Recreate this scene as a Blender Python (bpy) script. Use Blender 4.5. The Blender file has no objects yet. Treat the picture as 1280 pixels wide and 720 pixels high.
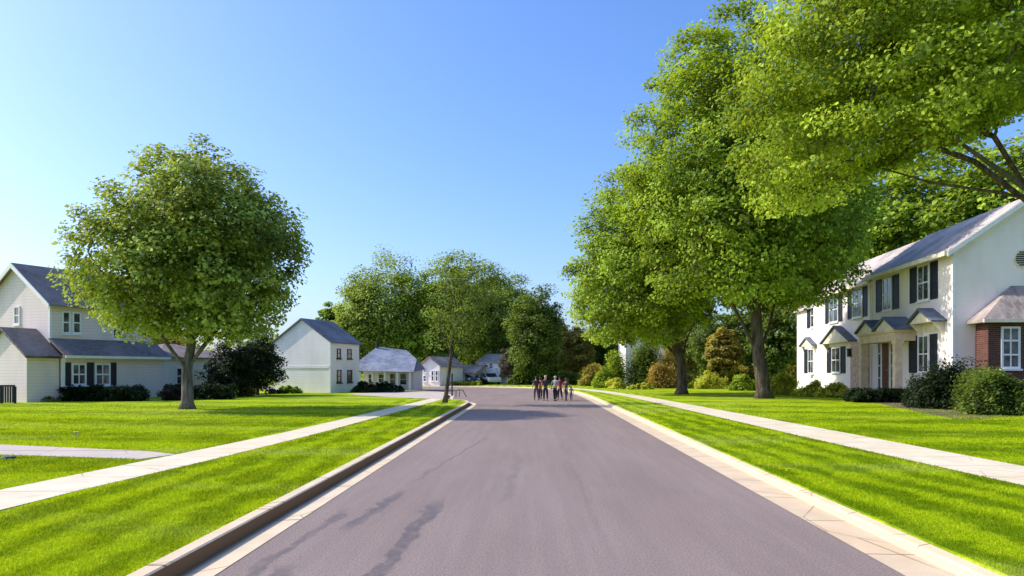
import bpy, bmesh, math, random
import numpy as np
from mathutils import Vector, Matrix
random.seed(7)
sc = bpy.context.scene
C = bpy.context.collection
R = math.radians
H = 2.2; F = 900.0; CX = 665.0; CY = 461.0       # eye height, focal length, vanishing point of the street
G = 0.15                                          # height of the lawns above the road

def gx(px, Y): return (px-CX)/F*Y                 # world X seen at picture column px, distance Y
def gz(py, Y): return H+(CY-py)/F*Y
def gy(py, z=G): return F*(H-z)/(py-CY)

# ------------------------------------------------------------------ helpers
def tag(o, label=None, cat=None, group=None, kind=None):
    if label: o['label'] = label
    if cat: o['category'] = cat
    if group: o['group'] = group
    if kind: o['kind'] = kind
    return o
def empty(name, loc=(0,0,0), rz=0, label=None, cat=None, group=None):
    o = bpy.data.objects.new(name, None); C.objects.link(o)
    o.empty_display_size = .2
    o.location = loc; o.rotation_euler = (0,0,rz)
    return tag(o, label, cat, group)
def link(name, me, mat, parent=None):
    o = bpy.data.objects.new(name, me); C.objects.link(o)
    if mat is not None:
        for m in (mat if isinstance(mat, (list,tuple)) else [mat]): me.materials.append(m)
    if parent: o.parent = parent
    return o
class MB:
    def __init__(s): s.v = []; s.f = []
    def face(s, pts):
        n = len(s.v); s.v += [tuple(p) for p in pts]; s.f.append(tuple(range(n, n+len(pts))))
        return s
    def box(s, x0, x1, y0, y1, z0, z1, M=None):
        if x0 > x1: x0, x1 = x1, x0
        if y0 > y1: y0, y1 = y1, y0
        n = len(s.v)
        p = [(x0,y0,z0),(x1,y0,z0),(x1,y1,z0),(x0,y1,z0),(x0,y0,z1),(x1,y0,z1),(x1,y1,z1),(x0,y1,z1)]
        if M: p = [tuple(M @ Vector(q)) for q in p]
        s.v += p
        s.f += [tuple(n+i for i in q) for q in ((0,3,2,1),(4,5,6,7),(0,1,5,4),(1,2,6,5),(2,3,7,6),(3,0,4,7))]
        return s
    def prism(s, poly, d):
        """poly: list of 3D points, extruded by vector d"""
        n = len(s.v); k = len(poly); d = Vector(d)
        s.v += [tuple(p) for p in poly] + [tuple(Vector(p)+d) for p in poly]
        s.f.append(tuple(range(n, n+k))[::-1]); s.f.append(tuple(range(n+k, n+2*k)))
        for i in range(k):
            j = (i+1) % k; s.f.append((n+i, n+j, n+k+j, n+k+i))
        return s
    def tube(s, pts, rad, sides=8, cap=True):
        pts = [Vector(p) for p in pts]; n0 = len(s.v)
        if not hasattr(rad, '__len__'): rad = [rad]*len(pts)
        a = None
        for i, p in enumerate(pts):
            d = (pts[min(i+1,len(pts)-1)]-pts[max(i-1,0)]).normalized()
            if a is None: a = d.orthogonal().normalized()
            else:
                a = (a - d*a.dot(d)); a = a.normalized() if a.length > 1e-6 else d.orthogonal().normalized()
            b = d.cross(a)
            for k in range(sides):
                t = 2*math.pi*k/sides
                s.v.append(tuple(p+(a*math.cos(t)+b*math.sin(t))*rad[i]))
        for i in range(len(pts)-1):
            for k in range(sides):
                q = (k+1) % sides
                s.f.append((n0+i*sides+k, n0+i*sides+q, n0+(i+1)*sides+q, n0+(i+1)*sides+k))
        if cap:
            s.f.append(tuple(n0+k for k in range(sides))[::-1])
            m = n0+(len(pts)-1)*sides; s.f.append(tuple(m+k for k in range(sides)))
        return s
    def ball(s, c, r, seg=10, ring=6):
        if not hasattr(r, '__len__'): r = (r,r,r)
        n = len(s.v)
        for i in range(ring+1):
            th = math.pi*i/ring
            for j in range(seg):
                ph = 2*math.pi*j/seg
                s.v.append((c[0]+r[0]*math.sin(th)*math.cos(ph), c[1]+r[1]*math.sin(th)*math.sin(ph), c[2]+r[2]*math.cos(th)))
        for i in range(ring):
            for j in range(seg):
                q = (j+1) % seg
                s.f.append((n+i*seg+j, n+(i+1)*seg+j, n+(i+1)*seg+q, n+i*seg+q))
        return s
    def build(s, name, mat, parent=None, smooth=False, bevel=0):
        me = bpy.data.meshes.new(name); me.from_pydata(s.v, [], s.f)
        bm = bmesh.new(); bm.from_mesh(me)
        bmesh.ops.remove_doubles(bm, verts=bm.verts, dist=1e-5) if smooth else None
        bmesh.ops.recalc_face_normals(bm, faces=bm.faces)
        if bevel: bmesh.ops.bevel(bm, geom=bm.edges[:], offset=bevel, segments=2, affect='EDGES')
        bm.to_mesh(me); bm.free()
        if smooth: me.polygons.foreach_set('use_smooth', [True]*len(me.polygons))
        me.update()
        return link(name, me, mat, parent)

# ------------------------------------------------------------------ materials
class N:
    """tiny node-graph helper"""
    def __init__(s, name):
        s.m = bpy.data.materials.new(name); s.m.use_nodes = True
        s.t = s.m.node_tree; s.t.nodes.clear()
        s.out = s.t.nodes.new('ShaderNodeOutputMaterial')
    def n(s, typ, **kw):
        nd = s.t.nodes.new('ShaderNode'+typ)
        ins = kw.pop('ins', {})
        for k, v in kw.items(): setattr(nd, k, v)
        for k, v in ins.items(): s.put(nd.inputs[k], v)
        return nd
    def put(s, sock, v):
        if isinstance(v, bpy.types.NodeSocket): s.t.links.new(v, sock)
        elif hasattr(sock, 'default_value'):
            if hasattr(sock.default_value, '__len__') and not hasattr(v, '__len__'): v = (v,)*len(sock.default_value)
            if hasattr(v, '__len__') and len(sock.default_value) == 4 and len(v) == 3: v = (*v, 1)
            sock.default_value = v
    def obj(s): return s.n('TexCoord').outputs['Object']
    def sep(s, v):
        q = s.n('SeparateXYZ', ins={0: v}); return q.outputs
    def scale(s, v, sx, sy, sz): return s.n('VectorMath', operation='MULTIPLY', ins={0: v, 1: (sx,sy,sz)}).outputs[0]
    def noise(s, v, scale, detail=4, rough=.55, dist=0): return s.n('TexNoise', ins={'Vector': v, 'Scale': scale, 'Detail': detail, 'Roughness': rough, 'Distortion': dist}).outputs['Fac']
    def math(s, op, a, b=0.0, c=0.0, clamp=False):
        q = s.n('Math', operation=op, ins={0: a, 1: b, 2: c}); q.use_clamp = clamp; return q.outputs[0]
    def ramp(s, f, lo, hi, a=0.0, b=1.0, smooth=True):
        q = s.n('MapRange', ins={'Value': f, 'From Min': lo, 'From Max': hi, 'To Min': a, 'To Max': b})
        q.clamp = True
        if smooth: q.interpolation_type = 'SMOOTHSTEP'
        return q.outputs['Result']
    def mix(s, f, a, b, mode='MIX'):
        q = s.n('Mix', data_type='RGBA', blend_type=mode)
        s.put(q.inputs['Factor'], f); s.put(q.inputs[6], a); s.put(q.inputs[7], b); return q.outputs[2]
    def bump(s, h, strength=.5, dist=.02): return s.n('Bump', ins={'Height': h, 'Strength': strength, 'Distance': dist}).outputs[0]
    def principled(s, col, rough=.8, normal=None, spec=.3, metal=0):
        q = s.n('BsdfPrincipled', ins={'Base Color': col, 'Roughness': rough, 'Specular IOR Level': spec, 'Metallic': metal})
        if normal is not None: s.put(q.inputs['Normal'], normal)
        return q.outputs[0]
    def done(s, sh): s.t.links.new(sh, s.out.inputs[0]); return s.m

def simple(name, col, rough=.7, spec=.3, var=.15, scale=3, metal=0):
    g = N(name); v = g.obj(); f = g.noise(v, scale, 5)
    c = g.mix(g.ramp(f,.3,.7), tuple(x*(1-var) for x in col), tuple(min(1,x*(1+var)) for x in col))
    return g.done(g.principled(c, rough, spec=spec, metal=metal))

def siding(name, col, pitch=.16):
    g = N(name); v = g.obj(); z = g.sep(v)[2]
    fr = g.math('FRACT', g.math('DIVIDE', z, pitch))
    line = g.ramp(fr, 0.0, .14)
    dirt = g.noise(g.scale(v,1,1,.35), .9, 6)
    fine = g.noise(g.scale(v,.6,.6,9), 3, 3)
    c = g.mix(g.ramp(dirt,.35,.75), col, tuple(x*.88 for x in col))
    c = g.mix(g.ramp(fine,.3,.8,0,.25), c, tuple(x*.85 for x in col))
    c = g.mix(line, tuple(x*(.72 if pitch < .15 else .62) for x in col), c)
    return g.done(g.principled(c, .6, g.bump(fr,.5,.015)))

def shingles(name, a, b, sx=3.2):
    g = N(name); v = g.obj()
    br = g.n('TexBrick', ins={'Vector': g.scale(v,1,1,0), 'Color1': a, 'Color2': b, 'Mortar': tuple(x*.45 for x in a), 'Scale': sx, 'Mortar Size': .015, 'Bias': 0.0, 'Brick Width': .9, 'Row Height': .55})
    big = g.noise(v, .5, 5)
    c = g.mix(g.ramp(big,.35,.7), br.outputs['Color'], tuple(x*1.25 for x in b))
    sp = g.noise(v, 22, 3)
    c = g.mix(g.ramp(sp,.4,.7,0,.4), c, tuple(x*.55 for x in a))
    return g.done(g.principled(c, .9, g.bump(br.outputs['Fac'],.4,.02), spec=.15))

def brick(name):
    g = N(name); v = g.obj(); s = g.sep(v)
    uv = g.n('CombineXYZ', ins={0: g.math('ADD', s[0], s[1]), 1: s[2], 2: 0.0}).outputs[0]
    br = g.n('TexBrick', ins={'Vector': uv, 'Color1': (.15,.042,.028), 'Color2': (.075,.025,.02), 'Mortar': (.20,.16,.13), 'Scale': 1.0, 'Mortar Size': .012, 'Brick Width': .32, 'Row Height': .11, 'Bias': .1})
    n1 = g.noise(v, 2.2, 5)
    c = g.mix(g.ramp(n1,.35,.7,0,.5), br.outputs['Color'], (.10,.045,.035))
    return g.done(g.principled(c, .9, g.bump(br.outputs['Fac'],-.5,.01), spec=.15))

def glass(name, tint=(.02,.025,.03)):
    g = N(name); v = g.obj(); f = g.noise(v, 1.1, 3)
    c = g.mix(g.ramp(f,.45,.62), tint, tuple(min(1,x*4+.03) for x in tint))
    return g.done(g.principled(c, .06, g.bump(g.noise(v,.8,2),.08,.05), spec=.8))

def leaf(name, dark, light, trans=.38, gloss=.5):
    g = N(name)
    t = g.n('Attribute', attribute_name='tone').outputs['Fac']
    big = g.noise(g.obj(), .55, 3)
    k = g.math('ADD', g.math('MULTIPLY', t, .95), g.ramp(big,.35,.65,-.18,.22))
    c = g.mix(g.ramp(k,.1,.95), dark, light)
    ct = g.mix(.6, c, (min(.8,light[0]*1.5), min(.8,light[1]*1.35), light[2]*.5))
    d = g.principled(c, .6, spec=gloss*.35)
    tr = g.n('BsdfTranslucent', ins={'Color': ct}).outputs[0]
    m = g.n('MixShader', ins={0: trans, 1: d, 2: tr})
    return g.done(m.outputs[0])

def bark(name, a=(.16,.12,.09), b=(.05,.037,.028)):
    g = N(name); v = g.obj()
    f = g.noise(g.scale(v,1,1,.18), 7, 8, .65, .6)
    m = g.noise(v, 1.2, 4)
    c = g.mix(g.ramp(f,.35,.65), b, a); c = g.mix(g.ramp(m,.45,.7,0,.4), c, (.09,.11,.06))
    return g.done(g.principled(c, .95, g.bump(f,.9,.05), spec=.1))

def grass_color(g, v, blade=None):
    """colour of the mown lawns: pale and dark mowing bands, patches, flecks"""
    s = g.sep(v); w = g.noise(v, .35, 3); w2 = g.math('MULTIPLY', g.math('SUBTRACT', w, .5), 1.6)
    xs = g.math('ADD', s[0], w2); ys = g.math('ADD', s[1], w2)
    b1 = g.math('SINE', g.math('MULTIPLY', g.math('ADD', xs, g.math('MULTIPLY', s[1], .035)), 2*math.pi/.92))
    b2 = g.math('SINE', g.math('MULTIPLY', g.math('ADD', ys, g.math('MULTIPLY', s[0], .16)), 2*math.pi/5.3))
    b2 = g.math('MULTIPLY', b2, g.ramp(g.noise(g.scale(v,.12,.5,1), 1.0, 3), .35, .65, .25, 1.0))
    side = g.math('MAXIMUM', g.ramp(s[0], -8.6, -8.4, 1, 0), g.ramp(s[0], 9.2, 9.4, 0, 1))
    band = g.math('ADD', g.math('MULTIPLY', b1, g.math('SUBTRACT', 1.0, side)), g.math('MULTIPLY', b2, side))
    band = g.math('ADD', g.math('MULTIPLY', band, .95), g.ramp(g.noise(g.scale(v,.5,1,1), .9, 5, .65), .3, .7, -.9, .9))
    f = g.ramp(band, -.8, .8)
    c = g.mix(f, (.14,.245,.003), (.45,.57,.010))
    p = g.noise(v, .8, 6, .6)
    c = g.mix(g.ramp(p,.42,.70,0,.42), c, (.47,.58,.02))
    dry = g.noise(g.scale(v,.16,.7,1), .55, 5, .6)
    c = g.mix(g.ramp(dry,.50,.68,0,.5), c, (.50,.53,.16))
    return c

def m_lawn():
    g = N('mown_grass'); v = g.obj()
    c = grass_color(g, v)
    fl = g.noise(g.scale(v,1,.55,1), 26, 4, .7); fl2 = g.noise(g.scale(v,1,.6,1), 7, 5, .7)
    c = g.mix(g.ramp(fl,.36,.66,.55,0), c, (.10,.16,.006))
    c = g.mix(g.ramp(fl2,.45,.7,0,.35), c, (.42,.50,.03))
    h = g.math('ADD', fl, g.math('MULTIPLY', fl2, .7))
    q = g.n('BsdfPrincipled', ins={'Base Color': c, 'Roughness': .9, 'Specular IOR Level': .02, 'Normal': g.bump(h,.45,.04)})
    return g.done(q.outputs[0])
def m_blade():
    g = N('grass_blade'); v = g.obj()
    t = g.n('Attribute', attribute_name='tone').outputs['Fac']
    c = grass_color(g, v)
    c = g.mix(g.ramp(t,0,1,.42,0), c, (.14,.21,.004))
    c2 = g.mix(.5, c, (.62,.70,.008))
    d = g.principled(c, .8, spec=.05)
    tr = g.n('BsdfTranslucent', ins={'Color': c2}).outputs[0]
    return g.done(g.n('MixShader', ins={0: .4, 1: d, 2: tr}).outputs[0])

def m_asphalt():
    g = N('asphalt'); v = g.obj(); s = g.sep(v)
    f = g.noise(v, 38, 5, .8); p = g.noise(g.scale(v,1,.22,1), .55, 6, .6); q = g.noise(v, 9, 5, .6)
    c = g.mix(g.ramp(p,.3,.7), (.310,.226,.188), (.378,.284,.240))
    c = g.mix(g.ramp(f,.38,.56,.6,0), c, (.095,.075,.072))
    c = g.mix(g.ramp(f,.56,.68,0,.6), c, (.58,.50,.46))
    c = g.mix(g.ramp(q,.5,.75,0,.25), c, (.15,.125,.13))
    lon = g.noise(g.scale(v,3.2,.10,1), 1.6, 6, .6)
    c = g.mix(g.ramp(lon,.40,.62,.14,0), c, (.13,.10,.10))
    gr = g.noise(v, 190, 2, .8)
    c = g.mix(g.ramp(gr,.42,.6,.35,0), c, (.10,.085,.085))
    wob = g.math('SUBTRACT', g.noise(g.scale(v,1,.6,1), 1.9, 5, .65), .5)
    br = g.noise(g.scale(v,1,.5,1), 6, 4, .7)
    tot = None
    for x0, sl, ya, yb, w, k in ((-2.95,.05,6.8,11.6,.085,.8),(-2.45,.06,9.6,13.2,.11,.9),(-1.62,.03,6.2,12.4,.12,.95),(-2.7,-.03,5.9,8.2,.13,.75),
                                 (-1.9,.09,13,24,.045,.55),(.9,0,8,30,.05,.25),(-.4,.02,11,19,.08,.3)):
        ym = (ya+yb)/2
        dx = g.math('SUBTRACT', s[0], g.math('MULTIPLY_ADD', g.math('SUBTRACT', s[1], ym), sl, x0))
        dx = g.math('ABSOLUTE', g.math('ADD', dx, g.math('MULTIPLY', wob, .55)))
        m = g.ramp(dx, w*.7, w*1.2, 1, 0)
        yy = g.ramp(g.math('ABSOLUTE', g.math('SUBTRACT', s[1], ym)), (yb-ya)*.3, (yb-ya)*.5, 1, 0)
        m = g.math('MULTIPLY', g.math('MULTIPLY', m, yy), g.ramp(br,.3,.6,k*.35,k))
        tot = m if tot is None else g.math('MAXIMUM', tot, m)
    c = g.mix(tot, c, (.125,.10,.095))
    # fine cracks across the road and along it
    for y0, sl in ((26,.25),(14.4,-.5),(37,.1)):
        dy = g.math('ABSOLUTE', g.math('SUBTRACT', g.math('ADD', s[1], g.math('MULTIPLY', wob, 2.2)), g.math('MULTIPLY_ADD', s[0], sl, y0)))
        c = g.mix(g.ramp(dy, .006, .03, .28, 0), c, (.09,.08,.075))
    q = g.n('BsdfPrincipled', ins={'Base Color': c, 'Roughness': g.mix(tot,(.85,)*3,(.6,)*3), 'Specular IOR Level': .25, 'Normal': g.bump(f,.35,.012)})
    return g.done(q.outputs[0])

def m_concrete(name, base, pitch, joint=True, stain_shade=(.10,.075,.05), axis=1, low=False):
    g = N(name); v = g.obj(); s = g.sep(v)
    p = g.noise(v, 1.3, 6, .65); f = g.noise(v, 45, 3, .7)
    c = g.mix(g.ramp(p,.3,.7), base, tuple(x*.83 for x in base))
    c = g.mix(g.ramp(f,.35,.6,.25,0), c, tuple(x*.5 for x in base))
    warm = g.noise(v, .35, 4)
    c = g.mix(g.ramp(warm,.45,.7,0,.35), c, (base[0]*.95, base[1]*.78, base[2]*.6))
    if joint:
        wob = g.math('MULTIPLY', g.noise(v,2,3), .03)
        fr = g.math('FRACT', g.math('DIVIDE', g.math('ADD', s[axis], wob), pitch))
        d = g.math('ABSOLUTE', g.math('SUBTRACT', fr, .5))
        c = g.mix(g.ramp(d, .004, .012, .75, 0), c, (.09,.07,.05))
        cr = g.n('TexVoronoi', feature='DISTANCE_TO_EDGE', ins={'Vector': g.scale(v,1,.6,1), 'Scale': .55}).outputs[0]
        c = g.mix(g.math('MULTIPLY', g.ramp(cr,.002,.008,.5,0), g.ramp(warm,.45,.55)), c, (.11,.085,.06))
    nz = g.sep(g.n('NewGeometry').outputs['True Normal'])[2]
    c = g.mix(g.ramp(nz,.3,.75,1,0), c, stain_shade)  # upright sides: staining, with the left kerb's shade put into the colour
    if low: c = g.mix(g.ramp(s[2], -.0095, -.004, .9, 0), c, stain_shade)  # gutter foot: the kerb's shadow painted in along with staining
    return g.done(g.principled(c, .85, g.bump(f,.3,.01), spec=.2))

M = {}
M['lawn'] = m_lawn(); M['blade'] = m_blade(); M['asphalt'] = m_asphalt()
M['kerbL'] = m_concrete('shaded_kerb_concrete', (.76,.62,.43), 3.0, stain_shade=(.24,.125,.055), low=True)
M['kerbR'] = m_concrete('kerb_concrete', (.74,.58,.39), 1.9, stain_shade=(.56,.44,.29))
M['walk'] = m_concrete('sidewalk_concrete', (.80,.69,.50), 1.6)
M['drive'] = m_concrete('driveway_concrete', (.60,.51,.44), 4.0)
M['white_siding'] = siding('white_siding', (.92,.84,.80))
M['grey_siding'] = siding('pale_grey_siding', (.84,.70,.67), .2)
M['bright_siding'] = siding('bright_white_siding', (1,.93,.86), .2)
M['cream_siding'] = siding('cream_siding', (.70,.64,.55))
M['brickwhite'] = siding('painted_white_wall', (.97,.86,.82), .11)
M['trim'] = simple('white_trim', (.80,.79,.77), .5, var=.05)
M['cream'] = simple('cream_trim', (.78,.68,.53), .6, var=.12, scale=2)
M['tan'] = simple('tan_painted_wood', (.72,.54,.36), .6, var=.15, scale=2)
M['stone'] = simple('pinkish_stone', (.62,.42,.30), .85, var=.3, scale=4)
M['roof_brown'] = shingles('brown_grey_shingles', (.17,.135,.125), (.26,.215,.20))
M['roof_grey'] = shingles('weathered_shingles', (.33,.28,.26), (.50,.44,.40))
M['roof_slate'] = shingles('slate_shingles', (.10,.12,.15), (.16,.18,.22))
M['roof_blue'] = shingles('blue_grey_shingles', (.14,.16,.21), (.27,.30,.37))
M['roof_mauve'] = shingles('mauve_grey_shingles', (.22,.17,.155), (.42,.35,.31))
M['brick'] = brick('red_brick')
M['glass'] = glass('window_glass'); M['carglass'] = glass('car_glass', (.012,.014,.018))
M['shutter'] = simple('black_shutter', (.018,.022,.035), .5, var=.2)
M['door_brown'] = simple('dark_wood_door', (.13,.045,.025), .5)
M['dark'] = simple('dark_painted_metal', (.03,.028,.027), .5)
M['metal'] = simple('brushed_metal', (.35,.33,.30), .35, metal=1.0)
M['fence'] = simple('dark_fence_wood', (.045,.04,.04), .8)
M['bark'] = bark('brown_bark'); M['bark2'] = bark('grey_bark', (.24,.20,.18), (.085,.07,.06))
M['mulch'] = simple('bark_mulch', (.13,.085,.075), .95, var=.5, scale=18)
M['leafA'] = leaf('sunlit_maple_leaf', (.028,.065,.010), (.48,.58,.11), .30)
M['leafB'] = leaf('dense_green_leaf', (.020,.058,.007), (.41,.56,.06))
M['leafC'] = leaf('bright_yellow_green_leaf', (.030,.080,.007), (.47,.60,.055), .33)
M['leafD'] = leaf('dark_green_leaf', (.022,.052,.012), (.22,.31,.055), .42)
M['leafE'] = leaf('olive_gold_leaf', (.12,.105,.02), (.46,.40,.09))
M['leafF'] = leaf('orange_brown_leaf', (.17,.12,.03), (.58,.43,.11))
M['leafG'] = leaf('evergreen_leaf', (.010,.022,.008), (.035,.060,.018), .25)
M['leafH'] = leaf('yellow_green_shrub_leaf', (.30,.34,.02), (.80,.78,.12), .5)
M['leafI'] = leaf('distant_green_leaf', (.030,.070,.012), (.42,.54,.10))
M['leafJ'] = leaf('beige_blossom', (.32,.23,.14), (.62,.47,.30))
M['leafK'] = leaf('dusky_purple_leaf', (.022,.016,.014), (.055,.045,.028), .3)

# ------------------------------------------------------------------ foliage
def leaf_mesh(name, cen, rad, per, size, tone, rng, centre, flat=.6, pts=4, droop=.25):
    """cen (n,3) clump centres, rad (n,) clump radii, per leaves each"""
    n = len(cen); tot = n*per
    idx = np.repeat(np.arange(n), per)
    d = rng.normal(size=(tot,3)); d /= np.linalg.norm(d,axis=1)[:,None]
    rr = rng.random(tot)**.45
    off = d*(rr*rad[idx])[:,None]; off[:,2] *= flat
    p = cen[idx]+off
    out = p-np.array(centre); out /= (np.linalg.norm(out,axis=1)[:,None]+1e-6)
    nrm = out*.5+rng.normal(size=(tot,3))*.42+np.array([0,0,.62]); nrm /= np.linalg.norm(nrm,axis=1)[:,None]
    ax = rng.normal(size=(tot,3))+out*.5-np.array([0,0,droop]); ax -= nrm*(ax*nrm).sum(1)[:,None]; ax /= (np.linalg.norm(ax,axis=1)[:,None]+1e-6)
    bx = np.cross(nrm, ax)
    sz = size*(.6+.8*rng.random(tot))
    if pts == 4: shape = [(-.5,0,0),(0,.36,.10),(.5,0,-.05),(0,-.36,.10)]
    else: shape = [(-.5,0,0),(-.22,.36,.08),(.12,.30,.05),(.5,0,-.12),(.12,-.30,.05),(-.22,-.36,.08)]
    k = len(shape); V = np.empty((tot,k,3))
    for i,(a,b,c) in enumerate(shape): V[:,i] = p+(ax*a+bx*b+nrm*c)*sz[:,None]
    me = bpy.data.meshes.new(name)
    me.vertices.add(tot*k); me.loops.add(tot*k); me.polygons.add(tot)
    me.vertices.foreach_set('co', V.reshape(-1).astype(np.float32))
    me.loops.foreach_set('vertex_index', np.arange(tot*k, dtype=np.int32))
    me.polygons.foreach_set('loop_start', (np.arange(tot)*k).astype(np.int32))
    me.polygons.foreach_set('loop_total', np.full(tot, k, dtype=np.int32))
    at = me.attributes.new('tone', 'FLOAT', 'FACE')
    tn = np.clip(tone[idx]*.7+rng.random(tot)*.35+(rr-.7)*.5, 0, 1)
    at.data.foreach_set('value', tn.astype(np.float32))
    me.update(calc_edges=True)
    return me

def lump(d, seed, amp):
    """smooth lumpy radius factor per direction"""
    r = np.random.default_rng(seed); f = np.ones(len(d))
    for k in range(9):
        q = r.normal(size=3); q /= np.linalg.norm(q)
        a = amp*(.4+.6*r.random())
        f += a*np.cos((d@q)*(2.2+3.5*r.random())+r.random()*6.28)*.42
    return f

def grow(base, lean, fork, tr, cen, rng, targets, main=6, gnarl=.03, rootflare=1.5):
    """trunk from base to fork height, then limbs joining clump targets; returns MB"""
    mb = MB(); base = Vector(base)
    nodes = []; par = []; typ = []
    low = 6; lead = 5
    topz = fork+(cen[2]-fork)*.95
    for i in range(low):
        t = i/(low-1)
        nodes.append(base+Vector((lean[0]*t+math.sin(t*5+lean[0])*gnarl*tr*2, lean[1]*t, fork*t))); par.append(i-1); typ.append(0)
    for i in range(1, lead):
        t = i/(lead-1)
        b0 = nodes[low-1]
        nodes.append(Vector((b0.x+(cen[0]-b0.x)*t*.7+rng.normal()*tr*.25, b0.y+(cen[1]-b0.y)*t*.7+rng.normal()*tr*.25, fork+(topz-fork)*t))); par.append(low-2+i); typ.append(0)
    steps = low+lead-1
    top = steps-1
    cen = np.array(cen); T = targets[np.argsort(np.linalg.norm(targets-np.array(nodes[low]),axis=1))]
    far = T[len(T)//3:]
    for k in range(main):
        st = low-1+(k % (lead-1)); o = np.array(nodes[st])
        a = 2*math.pi*(k*.381966*1.0+rng.random()*.1)
        want = np.array([math.cos(a), math.sin(a), .45+.5*rng.random()]); want /= np.linalg.norm(want)
        sc_ = ((far-o)@want)-.6*np.linalg.norm(np.cross(far-o, want),axis=1)
        g_ = far[int(np.argmax(sc_))]
        prev = st; A = nodes[st]; B = Vector(g_)
        for i in range(1,6):
            t = i/6.5
            p = A.lerp(B, t)+Vector((rng.normal()*.02,rng.normal()*.02,math.sin(t*math.pi)*.05))*(B-A).length
            nodes.append(p); par.append(prev); typ.append(1); prev = len(nodes)-1
    arr = [tuple(n) for n in nodes]
    for tpt in T:
        P = np.array(arr[low:]); d = np.linalg.norm(P-tpt, axis=1)+ .25*np.maximum(0, P[:,2]-tpt[2])
        j = int(np.argmin(d))+low
        A = Vector(arr[j]); B = Vector(tpt)
        mid = A.lerp(B,.5)+Vector((rng.normal(),rng.normal(),rng.normal()+.5))*(B-A).length*.08
        arr.append(tuple(mid)); par.append(j); arr.append(tuple(B)); par.append(len(arr)-2)
    n = len(arr); w = [0]*n
    for i in range(n-1, -1, -1):
        w[i] = max(w[i],1)
        if par[i] >= 0: w[par[i]] += w[i]
    W = w[low-1]
    def rad(i):
        if i < low:
            t = i/(low-1); return tr*(1+(rootflare-1)*max(0,1-t*4)**2)*(1-.15*t)
        if i < steps: return tr*.85*max(.18,(w[i]/W)**.5)
        return max(.010, tr*.72*(w[i]/W)**.5)
    mb.tube([nodes[i] for i in range(steps)], [rad(i) for i in range(steps)], 14)
    for i in range(steps, n):
        a, b = Vector(arr[par[i]]), Vector(arr[i])
        if (b-a).length < 1e-4: continue
        ra = rad(par[i]) if par[i] >= steps else min(rad(par[i])*.9, rad(i)*1.2)
        rb = rad(i)
        mb.tube([a, b], [min(ra, rb*1.6), rb], 7 if rb > .06 else 4, cap=False)
    return mb

def tree(name, label, cat, px, base_y, cen, rx, ry, rz_, clumps, per, size, mat, barkm, tr, fork, seed, group=None,
         crad=.12, lean=(0,0), egg=.0, amp=.16, flat=.6, pts=4, shell=.55, Y=None, X=None, low=None, tonebias=0, main=6, droop=.25, clip=None, extra=()):
    rng = np.random.default_rng(seed)
    Y = Y or gy(base_y); X = gx(px, Y) if X is None else X
    root = empty(name, (X, Y, G-.02), 0, label, cat, group)
    c = np.array(cen, float)
    pts_ = []; k = 0; minD = .62*(rx*ry*rz_*4.2/clumps)**(1/3)
    while len(pts_) < clumps and k < clumps*60:
        k += 1
        d = rng.normal(size=3); d /= np.linalg.norm(d)
        f = lump(d[None,:], seed, amp)[0]
        r = rng.random()**shell
        q = d*f*r; q = q*np.array([rx,ry,rz_])
        tz = q[2]/rz_
        wd = 1-egg*tz if egg else 1
        q[0] *= wd; q[1] *= wd
        if low is not None and q[2] < low*rz_: continue
        p = c+q
        if clip and clip(p[0]+X, p[1]+Y, p[2]+G): continue
        if len(pts_) and np.min(np.linalg.norm(np.array(pts_)-p,axis=1)) < minD: continue
        pts_.append(p)
    P = np.array(pts_)
    rad = crad*(rx+rz_)*(.7+.6*rng.random(len(P)))
    tone = np.clip(rng.random(len(P))*.8+.1+tonebias, 0, 1)
    gm_ = grow((0,0,0), (lean[0], lean[1]), fork, tr, c, rng, P, main)
    for pl, rl in extra: gm_.tube([(a-X,b-Y,d-G) for a,b,d in pl], rl, 9)
    tk = gm_.build('trunk', barkm, root)
    tk.data.polygons.foreach_set('use_smooth', np.ones(len(tk.data.polygons), dtype=bool))
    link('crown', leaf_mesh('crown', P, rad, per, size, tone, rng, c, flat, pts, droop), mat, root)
    return root

def shrub(name, label, cat, X, Y, rx, ry, h, n, per, size, mat, seed, group=None, boxy=False, z=G, loose=.2, stems=4):
    rng = np.random.default_rng(seed)
    root = empty(name, (X, Y, z), 0, label, cat, group)
    if boxy:
        P = np.column_stack([rng.uniform(-rx,rx,n), rng.uniform(-ry,ry,n), rng.uniform(.12*h,h*.95,n)])
        P[:,2] *= 1-.10*np.abs(np.sin(P[:,0]*1.7+seed))
        rad = np.full(n, .17*h+.1)
    else:
        d = rng.normal(size=(n,3)); d /= np.linalg.norm(d,axis=1)[:,None]
        d[:,2] = np.abs(d[:,2])*1.0-.12*rng.random(n)
        f = lump(d, seed, loose)*(.45+.55*rng.random(n)**.5)
        P = d*f[:,None]*np.array([rx*.9, ry*.9, h*.9]); P[:,2] = np.maximum(P[:,2], .08*h)
        rad = (.16+.12*rng.random(n))*h
    mb = MB()
    for k in range(stems):
        t = P[rng.integers(len(P))]; b = np.array([t[0]*.3, t[1]*.3, -.03])
        mb.tube([b, b*.5+t*.5+np.array([0,0,.1]), t], [.03,.022,.01], 5)
    mb.build('stem', M['bark'], root)
    tone = rng.random(n)
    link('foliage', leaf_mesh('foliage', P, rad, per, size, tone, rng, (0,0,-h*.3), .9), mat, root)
    return root

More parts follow.
